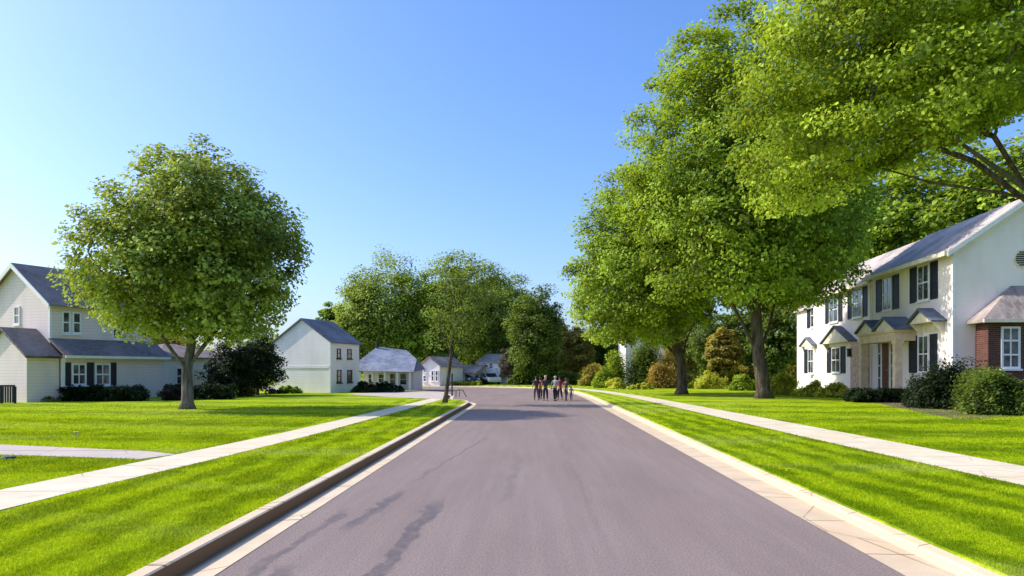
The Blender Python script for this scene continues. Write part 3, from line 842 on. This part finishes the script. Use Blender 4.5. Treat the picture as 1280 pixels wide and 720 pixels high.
# ---- two small far houses
def far_house(name, label, px0, px1, Y, ye, yr, gfront, wallm, roofm, wins, depth=6):
    X0, X1 = gx(px0,Y), gx(px1,Y)
    h = empty(name, (X0,Y,G-.05), -.38 if Y > 86 else 0, label, 'house'); W = X1-X0
    e = gz(ye,Y)-.1; r = gz(yr,Y)-.1
    al = 'y' if gfront else 'x'
    gable_wall(0,W,0,depth,-.3,e,r,al).build('wall', M[wallm], h)
    gable_roof(0,W,0,depth,e,r,al,over=.3,side=.3,t=.1).build('roof', M[roofm], h)
    for a,b,t,bm_ in wins: window(h, gx(a,Y)-X0, gx(b,Y)-X0, gz(bm_,Y)-.1, gz(t,Y)-.1, 0, cols=1, frame=.09)
    return h
hA = far_house('small_white_house','small white gabled house with tall dark windows behind the thin street tree',525,553,88,457,447,True,'bright_siding','roof_mauve',[(530,534.5,460,465.5),(529.5,534.5,469,477),(541,545,463,476.5),(547,551,463,476.5)])
hB = far_house('distant_white_house','distant white house with pale roof beside a beige blossoming tree',598,629,97,453,443,False,'bright_siding','roof_grey',[(603,606,457,463),(613,618,454,461),(621,624.5,460,464),(604,608,466,472),(614,618,466,472)])
MB().box(gx(629,97)-gx(598,97)+.01,gx(645,97)-gx(598,97),.4,5,-.3,gz(466,97)).build('low_wing', M['white_siding'], hB)
hC = far_house('long_low_house','long low pale house glimpsed between the small white houses',556,597,95,466,457,False,'cream_siding','roof_mauve',[(560,564,468,474),(570,576,468,474),(583,588,468,474)])
# house glimpsed behind the left tree's shade (right of dark tree) and behind right trees
hD = far_house('far_brown_roof_house','low house with brown roof behind the hedge at the end of the street',768,812,96,462,452,False,'grey_siding','roof_brown',[(792,797,464,470),(803,808,464,470)])
hE = far_house('tall_white_house','tall white house wall seen as a sliver behind the shrubs, right of the bend',782,832,84,421,409,True,'white_siding','roof_grey',[(800,806,432,442),(800,806,452,463)],depth=7)

# ------------------------------------------------------------------ trees
# left lawn tree
Y=36.7; 
tree('lawn_maple','round crowned green tree on the left lawn with a forked grey trunk','tree',234,515,(.7,0,gz(319,Y)-.1),4.9,4.8,4.8,560,125,.20,M['leafA'],M['bark2'],.30,2.0,11,crad=.085,amp=.13,flat=.7,shell=.5,low=-.86,Y=Y,main=9,egg=.06)
# dark tree behind it
Y=56
tree('dark_tree','dark bushy low branched tree behind the round lawn tree','tree',322,495,(0,0,gz(452,Y)-.1),1.75,1.9,2.7,100,110,.17,M['leafG'],M['bark'],.12,.8,12,crad=.13,Y=Y,low=-.95,tonebias=.1)
Y=53
tree('dark_evergreen','black green upright evergreen beside the arched wing of the grey house','tree',287,497,(0,0,gz(462,Y)-.1),1.7,1.6,3.0,90,90,.18,M['leafG'],M['bark'],.12,.5,13,crad=.13,Y=Y,low=-.95)
# right street trees
Y=58
tree('street_maple','tall green street tree with forked trunk, farther of the two on the right verge','tree',852,492,(gx(806,Y)-gx(852,Y),0,gz(322,Y)-.1),5.9,5.8,7.9,560,160,.23,M['leafB'],M['bark'],.42,2.6,21,crad=.082,amp=.07,shell=.42,Y=Y,main=8,egg=.24,low=-.86)
Y=50
tree('large_street_maple','largest street tree with thick dark leaning trunk in front of the white house','tree',955,498,(gx(930,Y)-gx(955,Y),0,gz(218,Y)-.1),7.8,7.2,11.2,760,175,.24,M['leafB'],M['bark'],.50,3.0,22,crad=.066,amp=.07,shell=.42,Y=Y,main=9,lean=(-.35,0),egg=.20,low=-.80)
# near tree whose boughs fill the upper right
Y=24
tree('overhanging_tree','near yellow green tree whose low boughs spread over the upper right','tree',0,0,(gx(1205,Y)-22,-1.0,gz(92,Y)-.1),7.6,5.6,5.7,620,250,.122,M['leafC'],M['bark'],.25,3.4,23,crad=.073,amp=.14,flat=.42,shell=.45,Y=Y,X=22,main=12,
     clip=lambda x,y,z: (x > 12.0 and z < 9.1+(x-12.0)*.42) or (x > 9.0 and x <= 12.0 and z < 7.9+(x-9)*.4) or (x > 12.8 and z < 12.6 and y < 22.6),
     extra=[([(21.2,24,3.3),(19.4,23.8,5.4),(17.6,23.4,7.0),(15.6,23,8.1),(13.6,22.6,9.2),(11.6,22.2,10.6)],[.17,.15,.12,.09,.06,.03]),
            ([(16.6,23.2,7.6),(14.9,23.3,7.95),(13.0,23.5,8.3),(11.4,23.8,8.9)],[.06,.05,.04,.02]),
            ([(21.0,24,4.4),(19.6,23.4,7.6),(17.6,22.6,9.6),(15.0,22.0,11.0),(12.4,21.6,12.2)],[.16,.13,.10,.07,.03])],pts=6,low=-.92,droop=.1,lean=(-1.0,0))
# trees behind the white house
for i,(px,Y,pt,rr,hh) in enumerate(((1010,92,205,8.5,11),(1095,84,185,8.5,11),(1180,78,200,8,9),(1275,72,170,8,9),(960,100,270,8,10))):
    zc = gz(pt,Y)-hh*.9
    tree('backyard_tree',('dark tree rising over the far end of the white house','green tree rising over the middle of the white house roof','green tree behind the ridge of the white house','tall tree above the gable of the white house','dark tree filling the gap behind the large street tree')[i],'tree',px,0,(0,0,zc),rr,rr*.8,hh,230,60,.55,M['leafB' if i in (1,2,3) else 'leafD'],M['bark'],.4,4,40+i,group='trees behind the white house',crad=.10,Y=Y,amp=.14)
# background belt: (px, Y, top y, bottom y, half width px, material, label)
belt = [
 (482,100,320,470,55,'leafI','tall rounded tree behind the blue grey roof'),
 (449,97,350,462,24,'leafI','narrow tree at the left edge of the distant group'),
 (519,98,342,472,32,'leafB','green tree just left of the thin street tree'),
 (628,110,345,462,38,'leafI','distant broad tree above the long low house'),
 (634,103,350,462,36,'leafI','round distant tree above the distant white house'),
 (668,92,362,480,30,'leafD','dark tree closing the street behind the walkers'),
 (413,118,383,430,14,'leafI','small round treetop above the roof of the windowless gable'),
 (556,99,322,466,34,'leafI','broad distant tree left of the thin street tree trunk line'),
 (590,106,320,460,42,'leafI','broad distant tree directly behind the thin street tree'),
 (600,124,350,470,30,'leafD','dark distant tree above the long low house'),
 (548,120,372,470,30,'leafD','dark distant tree behind the small white house'),
 (718,104,408,482,22,'leafE','olive gold tree beyond the bend of the street'),
 (748,112,412,482,24,'leafD','dark tree right of the olive gold tree'),
 (695,118,404,482,20,'leafD','dark tree left of the olive gold tree'),
 (785,118,392,480,34,'leafI','green tree above the tall white wall sliver'),
 (845,110,385,478,40,'leafE','brownish olive tree behind the farther street tree'),
 (905,98,392,480,38,'leafD','dull green tree between the two street trees'),
 (905,84,410,478,20,'leafE','small golden tree between the two street trees'),
 (965,82,395,478,24,'leafD','dark tree beside the far end of the white house'),
 (638,96,436,476,11,'leafJ','small beige blossoming tree beside the distant white house'),
 (190,92,415,474,46,'leafE','golden tree glimpsed behind the grey house'),
 (655,140,390,475,60,'leafD','farthest wide dark tree at the end of the street'),
 (470,135,400,478,40,'leafD','farthest dark tree behind the blue grey roof'),
]
for i,(px,Y,pt,pb,hw,mt,lab) in enumerate(belt):
    zt=gz(pt,Y); zb=max(.8,gz(pb,Y)); rx=hw/F*Y*1.08; rz_=(zt-zb)/2*1.04
    nc = int(70+hw*2.4)
    tree('background_tree',lab,'tree',px,0,(0,0,(zt+zb)/2-.1),rx,rx*.8,rz_,nc,125,.31 if Y<115 else .42,M[mt],M['bark'],.10+.02*rx,max(.6,zb*.9),60+i,group='trees at the end of the street',crad=.13,Y=Y,amp=.15,low=-.95)
def wood():
    rng = np.random.default_rng(77); n = 1500
    x = rng.uniform(-150,150,n); y = 165+rng.uniform(-6,6,n)+.0*x
    hh = 7.5+2.2*np.sin(x*.11)+1.5*np.sin(x*.31+1)
    P = np.column_stack([x, y, rng.random(n)**.8*hh+.2])
    me = leaf_mesh('wood', P, np.full(n,2.1), 46, .95, rng.random(n), rng, (0,165,-60), .8)
    tag(link('distant_wood', me, M['leafD']), 'far dark green belt of woodland closing the view behind the houses', 'woodland', kind='stuff')
wood()
# thin street tree near the corner
Y=43.5
tree('thin_street_tree','thin airy street tree on the left corner of the verge','tree',556,504,(.85,0,gz(385,Y)-.1),2.2,2.1,3.3,80,60,.16,M['leafD'],M['bark'],.13,2.6,90,crad=.12,Y=Y,lean=(.35,0),low=-.9,flat=.6,main=6,egg=-.1)

# ------------------------------------------------------------------ shrubs and hedges
def hedge(label, X0, X1, Y, depth, h, mat, seed, n=120, per=90, size=.11, name='hedge', cat='hedge', group=None):
    return shrub(name, label, cat, (X0+X1)/2, Y, (X1-X0)/2, depth/2, h, n, per, size, mat, seed, boxy=True, group=group)
hg = hedge('dark clipped hedge under the shuttered windows of the grey house', gx(71,45.2), gx(170,45.2), 46.0, 1.2, .95, M['leafG'], 101, 260, 110, .11)
hedge('dark low hedge in front of the arched wing', gx(196,47.5), gx(283,47.5), 48.3, 1.1, 1.0, M['leafG'], 102, 200, 100, .12)
hedge('dark low hedge before the porch of the white house', gx(1066,44), gx(1147,44), 44.3, 1.6, .8, M['leafG'], 103, 200, 110, .12)
sh = [
 (1190,37.2,1.95,1.6,2.55,'leafG','large black green bush at the corner of the white house',170,120,.13),
 (1160,38.5,1.0,1.0,1.9,'leafG','dark upright bush left of the largest corner bush',80,110,.12),
 (1225,35.4,1.3,1.1,2.2,'leafD','dark green bush against the brick wing',110,110,.12),
 (1242,32.6,1.55,1.3,1.95,'leafD','loose mid green bush nearest the camera on the right',150,90,.13),
 (1285,32.0,1.2,1.1,1.75,'leafD','loose green bush at the right edge of the photo',110,90,.13),
 (979,57,1.1,1.0,1.9,'leafH','yellow green bush beside the large street tree trunk',80,100,.15),
 (1016,53.5,.95,.8,1.15,'leafH','low yellow bush, left of the pair under the bay window',70,100,.13),
 (1041,52,1.2,.8,1.15,'leafH','low bright green bush, right of the pair under the bay window',80,100,.13),
 (887,74,1.6,1.2,1.75,'leafH','rounded yellow green bush between the two street trees',90,90,.17),
 (930,68,1.4,1.1,1.75,'leafB','darker round bush left of the large street tree trunk',90,90,.16),
 (829,76,1.5,1.2,3.0,'leafF','rusty orange bush left of the farther street tree trunk',100,90,.18),
 (868,76,.8,.8,.9,'leafH','small yellow green bush just right of the farther trunk',40,80,.15),
 (770,74,1.2,1.0,1.2,'leafH','bright low bush left of the tall white wall sliver',60,90,.16),
 (800,72,1.6,.8,.7,'leafH','low spreading bush in front of the tall white wall sliver',60,90,.15),
 (755,78,1.2,1.0,2.2,'leafC','tall light green bush at the bend of the street',80,90,.18),
 (807,79.5,1.3,1.3,6.2,'leafD','tall dark green column shaped shrub right of the white wall sliver',190,90,.2),
 (835,81,1.2,1.2,4.6,'leafE','olive column shaped shrub left of the farther street tree trunk',120,90,.2),
 (771,79.5,.95,.9,4.3,'leafC','light green upright shrub left of the white wall sliver',100,90,.18),
  (600,93,1.1,.8,1.1,'leafG','dark round bush between the two far parked cars',40,80,.18),
 (643,92,1.0,.8,1.3,'leafD','dark green bush right of the beige tree',40,80,.18),
 (742,86,1.5,1.2,2.9,'leafE','olive bush behind the bend of the street',80,90,.2),
 (850,82,1.6,1.2,2.4,'leafE','olive bush behind the farther street tree',80,90,.2),
 (362,60,.95,.7,.75,'leafB','small green bush before the windowless gable',50,80,.14),
 (347,59,.7,.6,.45,'leafG','dark flat bush left of the small gable bush',40,80,.13),
 (455,62,1.1,.8,1.05,'leafG','dark bush at the corner of the windowless gable house',70,90,.14),
 (482,63.5,1.7,.8,.85,'leafG','dark low bush before the post porch',90,90,.14),
 (310,54.5,.6,.5,.75,'leafE','small pinkish flowering bush between the dark trees',40,80,.13),
 (215,47.0,.7,.6,1.15,'leafK','dark bush beside the wing door of the grey house',50,90,.12),
 (58,44.9,.9,.4,.4,'leafE','low pale planting at the foot of the grey house corner',40,70,.1),
]
for i,(px,Y,rx,ry,h,mt,lab,n,per,sz) in enumerate(sh):
    shrub('shrub',lab,'shrub',gx(px,Y),Y,rx,ry,h,n,per,sz,M[mt],200+i,group='shrubs around the houses')
hedge('bright low hedge along the far side of the cross street', gx(500,84), gx(596,84), 90.5, 2.4, .45, M['leafH'], 105, 160, 90, .2)
hedge('dark hedge beyond the far side of the cross street', gx(646,92), gx(720,92), 93, 2.0, 1.5, M['leafD'], 106, 200, 90, .22)
hedge('long green hedge behind the right lawn', gx(750,88), gx(860,88), 88, 1.6, 1.6, M['leafD'], 107, 240, 90, .2)
hedge('dull hedge filling the gap beyond the white house', gx(900,88), gx(995,88), 88, 1.6, 2.6, M['leafE'], 108, 240, 90, .22)


# dark fence panel at the left edge
root = empty('fence_panel',(gx(-16,42.5),42.5,G),0,'dark slatted fence panel in front of the garage gable at the left edge','fence')
W=gx(18,42.5)-gx(-16,42.5)
mb=MB()
for i in range(11): mb.box(i*W/11+.01,i*W/11+W/11*.72,-.02,.02,.05,1.0)
mb.build('slat_panel', M['fence'], root)
MB().box(-.02,W+.02,-.05,.05,1.003,1.1).build('rail', M['fence'], root)
for x in (0,W/2,W): MB().box(x-.05,x+.05,.022,.11,-.05,1.0).build('post', M['fence'], root)

# small sprinkler head post on the left lawn, utility lid
Y=gy(551); 
root = empty('lawn_sprinkler',(gx(95,Y),Y,G),0,'small grey sprinkler on a stake in the left lawn above the driveway','sprinkler')
MB().tube([(0,0,0),(0,0,.2)],.012,6).build('stake', M['metal'], root)
MB().tube([(0,0,.2),(0,0,.24)],.035,10).tube([(-.09,0,.25),(.09,0,.25)],.012,6).build('head', M['metal'], root)
Y=gy(573.5); mb=MB().tube([(0,0,0),(0,0,.05)],[.16,.13],14)
root = empty('utility_lid',(gx(11,Y),Y,G+.003),0,'small round dark utility lid in the lawn below the driveway','lid')
mb.build('lid', M['dark'], root); MB().tube([(0,0,-.002),(0,0,.025)],.19,14).build('rim', M['dark'], root)

# slim posts near the corner
Y=54
root=empty('slim_post',(gx(565,Y),Y,G),0,'slim dark post standing behind the thin street tree','post')
MB().tube([(0,0,0),(0,0,1.6)],.055,8).build('pole', M['dark'], root); MB().ball((0,0,1.63),.08,8,6).build('finial', M['dark'], root, True)
Y=52.5
root=empty('low_rail',(gx(570,Y),Y,G),0,'low dark bent rail on the corner beside the street','rail')
mb=MB().tube([(0,0,0),(0,0,.42),(.12,0,.52),(.5,0,.5),(.75,0,.0)],.03,6).build('bar', M['dark'], root)
MB().tube([(.25,0,0),(.25,0,.5)],.025,6).build('post', M['dark'], root)

# ------------------------------------------------------------------ parked cars far away
def carpaint(col):
    g=N('car_paint'); f=g.noise(g.obj(),2,3)
    c=g.mix(f,col,tuple(x*.9 for x in col))
    return g.done(g.n('BsdfPrincipled',ins={'Base Color':c,'Roughness':.3,'Coat Weight':.6,'Coat Roughness':.08}).outputs[0])
def car(X,Y,rz,label,col,group):
    root=empty('parked_car',(X,Y,G if Y>86 or X<-8 else .0),rz,label,'car',group)
    mat=carpaint(col); Wd=.88
    prof=[(-2.2,.35),(-2.25,.75),(-2.1,.95),(-1.2,1.02),(1.55,.98),(2.15,.88),(2.25,.6),(2.2,.35)]
    b=MB().prism([(x,-Wd,z) for x,z in prof],(0,2*Wd,0)).build('body',mat,root,bevel=.05)
    cab=[(-1.6,1.0),(-1.25,1.42),(.35,1.46),(1.15,1.0)]
    MB().prism([(x,-Wd*.86,z) for x,z in cab],(0,2*Wd*.86,0)).build('glasshouse',M['carglass'],root)
    MB().prism([(-1.22,-Wd*.8,1.43),(-1.18,-Wd*.8,1.48),(.3,-Wd*.8,1.51),(.38,-Wd*.8,1.465)],(0,2*Wd*.8,0)).build('roof',mat,root)
    for s in (-1,1):
        y=s*Wd*.87
        for a,c in (((-1.6,1.0),(-1.25,1.42)),((-.3,1.0),(-.3,1.44)),((1.15,1.0),(.35,1.46))):
            MB().tube([(a[0],y,a[1]),(c[0],y,c[1])],.035,5).build('window_post',mat,root)
    for x in (-1.4,1.4):
        for s in (-1,1):
            w=MB().tube([(x,s*(Wd-.2),.33),(x,s*(Wd+.02),.33)],.33,18).build('wheel',M['dark'],root)
            MB().tube([(x,s*(Wd+.021),.33),(x,s*(Wd+.035),.33)],.19,12).build('rim',M['metal'],w)
    for s in (-1,1):
        MB().box(2.16,2.27,s*.62-.14,s*.62+.14,.66,.82).build('headlight',M['trim'],root)
        MB().box(-2.27,-2.2,s*.66-.12,s*.66+.12,.72,.88).build('tail_light',simple('red_lens',(.35,.02,.02),.3),root)
    return root
car(gx(611,94),95,-1.15,'white car parked beyond the cross street, left of the beige tree',(.78,.78,.8),'parked cars')
car(gx(588,94),94.5,-1.3,'dark blue car parked beyond the cross street',(.03,.04,.08),'parked cars')

# ------------------------------------------------------------------ people
def skin_mesh(name, verts, edges, rad, mat, parent, root=0, sub=2):
    me=bpy.data.meshes.new(name); me.from_pydata([tuple(v) for v in verts],edges,[])
    o=bpy.data.objects.new(name,me); C.objects.link(o)
    sk=o.modifiers.new('s','SKIN'); sk.use_smooth_shade=True; sk.branch_smoothing=.6
    ss=o.modifiers.new('u','SUBSURF'); ss.levels=sub; ss.render_levels=sub
    for i,r in enumerate(rad):
        d=me.skin_vertices[0].data[i]; d.radius=(r,r) if not hasattr(r,'__len__') else r
        d.use_root=(i==root)
    dg=bpy.context.evaluated_depsgraph_get()
    nm=bpy.data.meshes.new_from_object(o.evaluated_get(dg)); bpy.data.objects.remove(o); bpy.data.meshes.remove(me)
    nm.name=name; nm.materials.clear()
    return link(name,nm,mat,parent)
def person(X,Y,rz,h,label,top,legs,hair,stride,swing,skin=(.42,.26,.18),bare=False):
    """faces local +y"""
    root=empty('person',(X,Y,.004),rz,label,'person','people walking in the street')
    s=h/1.75; V=lambda *a: Vector(a)*s
    ms=simple('skin',skin,.55,var=.08); mt=simple('shirt',top,.85,scale=8); ml=simple('trousers',legs,.85,scale=8); mh=simple('hair',hair,.7,scale=20); mo=simple('shoe',(.03,.03,.03),.6)
    hip=V(0,0,.95)
    kL=V(-.10,.22*stride,.50); aL=V(-.10,.30*stride-.02,.09); kR=V(.10,-.05*stride,.50); aR=V(.10,-.36*stride,.11)
    sh_=V(0,.01,1.42)
    eL=V(-.27,-.10*swing-.02,1.14); wL=V(-.27,-.04*swing+.08,.90); eR=V(.27,.14*swing,1.15); wR=V(.26,.26*swing+.06,.93)
    verts=[hip,V(0,0,1.12),V(0,.0,1.28),sh_,V(0,.01,1.50),V(0,.02,1.56),V(0,.03,1.64),V(0,.02,1.71),
           V(-.09,0,.90),kL,aL,aL+V(0,.15,-.055), V(.09,0,.90),kR,aR,aR+V(0,.15,-.06),
           V(-.17,0,1.40),eL,wL, V(.17,0,1.40),eR,wR]
    rad=[.135,.125,.15,.11,.055,.065,.09,.062,.095,.062,.042,.035,.095,.062,.042,.035,.062,.043,.03,.062,.043,.03]
    edges=[(0,1),(1,2),(2,3),(3,4),(4,5),(5,6),(6,7),(0,8),(8,9),(9,10),(10,11),(0,12),(12,13),(13,14),(14,15),(3,16),(16,17),(17,18),(3,19),(19,20),(20,21)]
    def hand(wi,sgn):
        w=verts[wi]; pm=len(verts); verts.append(w+V(0,.01,-.06)); rad.append(.03); edges.append((wi,pm))
        for k,(dy,ln) in enumerate(((-.03,.07),(-.01,.085),(.01,.08),(.03,.06))):
            a=len(verts); verts.append(w+V(0,dy,-.095)); rad.append(.009); verts.append(w+V(-sgn*.012,dy*1.1,-.095-ln*.6)); rad.append(.008); verts.append(w+V(-sgn*.03,dy*1.1,-.095-ln)); rad.append(.007)
            edges.extend([(pm,a),(a,a+1),(a+1,a+2)])
        a=len(verts); verts.append(w+V(-sgn*.01,.045,-.06)); rad.append(.011); verts.append(w+V(-sgn*.02,.06,-.10)); rad.append(.009); edges.extend([(pm,a),(a,a+1)])
    hand(18,-1); hand(21,1)
    rad=[r*s for r in rad]
    b=skin_mesh('body',verts,edges,rad,ms,root)
    # nose, ears and eyes on the head
    MB().ball(V(0,.13,1.625),.016*s,8,6).ball(V(-.092,.02,1.63),(.012*s,.02*s,.03*s),8,6).ball(V(.092,.02,1.63),(.012*s,.02*s,.03*s),8,6).build('nose_and_ears',ms,root,True)
    MB().ball(V(-.034,.105,1.655),.012*s,6,5).ball(V(.034,.105,1.655),.012*s,6,5).build('eyes',M['dark'],root,True)
    # hair: cap over the skull
    mb=MB(); mb.ball(V(0,.0,1.675),(.103*s,.112*s,.09*s),14,10)
    if hair[0]<.5: mb.ball(V(0,-.07,1.60),(.075*s,.05*s,.10*s),10,8)
    mb.build('hair',mh,root,True)
    skin_mesh('shirt',[V(0,0,.90),V(0,0,1.12),V(0,0,1.28),sh_,V(0,.01,1.475),V(-.18,0,1.40),(V(-.17,0,1.40)+(eL-V(-.17,0,1.40))*.8),V(.18,0,1.40),(V(.17,0,1.40)+(eR-V(.17,0,1.40))*.8)],
        [(0,1),(1,2),(2,3),(3,4),(3,5),(5,6),(3,7),(7,8)],[r*s for r in (.165,.145,.17,.125,.07,.078,.06,.078,.06)],mt,root)
    e1=.62 if bare else .97
    skin_mesh('trousers',[V(0,0,1.0),V(0,0,.93),V(-.09,0,.86),kL,kL.lerp(aL,e1),V(.09,0,.86),kR,kR.lerp(aR,e1)] if not bare else [V(0,0,1.0),V(0,0,.93),V(-.09,0,.86),kL,V(.09,0,.86),kR],
        [(0,1),(1,2),(2,3),(3,4),(1,5),(5,6),(6,7)] if not bare else [(0,1),(1,2),(2,3),(1,4),(4,5)],
        [r*s for r in ((.14,.15,.115,.078,.058,.115,.078,.058) if not bare else (.14,.15,.12,.09,.12,.09))],ml,root)
    for a in (aL,aR):
        z=.0
        skin_mesh('shoe',[a+V(0,-.05,-.045),a+V(0,.05,-.05),a+V(0,.15,-.06)],[(0,1),(1,2)],[(.042*s,.05*s),(.045*s,.045*s),(.04*s,.03*s)],mo,root)
    return root
Yp=50.5
ppl=[(670.5,Yp-.2,.25,1.74,'person in dark top walking at the left end of the group',(.07,.05,.055),(.10,.08,.08),(.03,.02,.02),.55,.7),
 (675.5,Yp+1.6,-.35,1.66,'person in a red and white top, second from the left of the group',(.42,.06,.05),(.05,.03,.035),(.05,.03,.02),.3,.5),
 (682,Yp-1.4,.1,1.80,'person in a dark jacket and black trousers walking nearest the camera',(.05,.05,.06),(.015,.015,.018),(.45,.36,.26),.5,.6),
 (694,Yp-1.5,-.3,1.76,'person with a pale top and black trousers, in the middle of the group',(.42,.38,.38),(.02,.02,.025),(.5,.42,.34),.6,.7),
 (700,Yp+.5,.4,1.68,'person in a crimson top with dark hair, second from the right of the adults',(.40,.03,.07),(.03,.025,.03),(.012,.01,.01),.5,.6),
 (707.5,Yp-.7,-.6,1.62,'person in a brown top at the right side of the group',(.11,.075,.06),(.03,.025,.03),(.06,.04,.03),.7,.8),
]
for (px,Y,rz,h,lab,top,legs,hair,st,sw) in ppl: person(gx(px,Y),Y,rz,h*.97,lab,top,legs,hair,st,sw)
person(gx(714,50),50,-.1,.98,'small child in a mauve top by the right kerb',(.22,.12,.26),(.12,.07,.15),(.12,.07,.04),.4,.5)

# ------------------------------------------------------------------ light, sky, camera
EL=R(37.5); AZ=math.atan2(-.987,.13)    # compass angle from +Y towards +X
sd = Vector((math.sin(AZ)*math.cos(EL), math.cos(AZ)*math.cos(EL), math.sin(EL)))
w=bpy.data.worlds.new('World'); sc.world=w; w.use_nodes=True; nt=w.node_tree; nt.nodes.clear()
sky=nt.nodes.new('ShaderNodeTexSky'); sky.sky_type='NISHITA'; sky.sun_disc=False; sky.sun_elevation=EL; sky.sun_rotation=AZ
sky.air_density=1.0; sky.dust_density=2.2; sky.ozone_density=2.0; sky.altitude=0
hs=nt.nodes.new('ShaderNodeHueSaturation'); hs.inputs['Saturation'].default_value=1.22
bg=nt.nodes.new('ShaderNodeBackground'); bg.inputs[1].default_value=.242
wo=nt.nodes.new('ShaderNodeOutputWorld')
gm=nt.nodes.new('ShaderNodeGamma'); gm.inputs[1].default_value=.93
nt.links.new(sky.outputs[0],hs.inputs['Color']); nt.links.new(hs.outputs[0],gm.inputs[0]); tn=nt.nodes.new('ShaderNodeMix'); tn.data_type='RGBA'; tn.blend_type='MULTIPLY'; tn.inputs['Factor'].default_value=1; tn.inputs[7].default_value=(.87,.985,1.29,1)
nt.links.new(gm.outputs[0],tn.inputs[6]); nt.links.new(tn.outputs[2],bg.inputs[0]); nt.links.new(bg.outputs[0],wo.inputs[0])
ld=bpy.data.lights.new('sun','SUN'); ld.energy=5.2; ld.angle=R(.55); ld.color=(1,.925,.80)
lo=bpy.data.objects.new('sun',ld); C.objects.link(lo); lo.rotation_euler=sd.to_track_quat('Z','Y').to_euler()

cd=bpy.data.cameras.new('camera'); cam=bpy.data.objects.new('camera',cd); C.objects.link(cam); sc.camera=cam
cam.location=(0,0,H); cam.rotation_euler=(R(90),0,0)
cd.sensor_width=36; cd.lens=F/1280*36
cd.shift_x=-(CX-640)/1280; cd.shift_y=(CY-360)/1280
cd.clip_end=6000; cd.clip_start=.1
sc.view_settings.view_transform='Standard'; sc.view_settings.look='None'; sc.view_settings.exposure=0; sc.view_settings.gamma=1
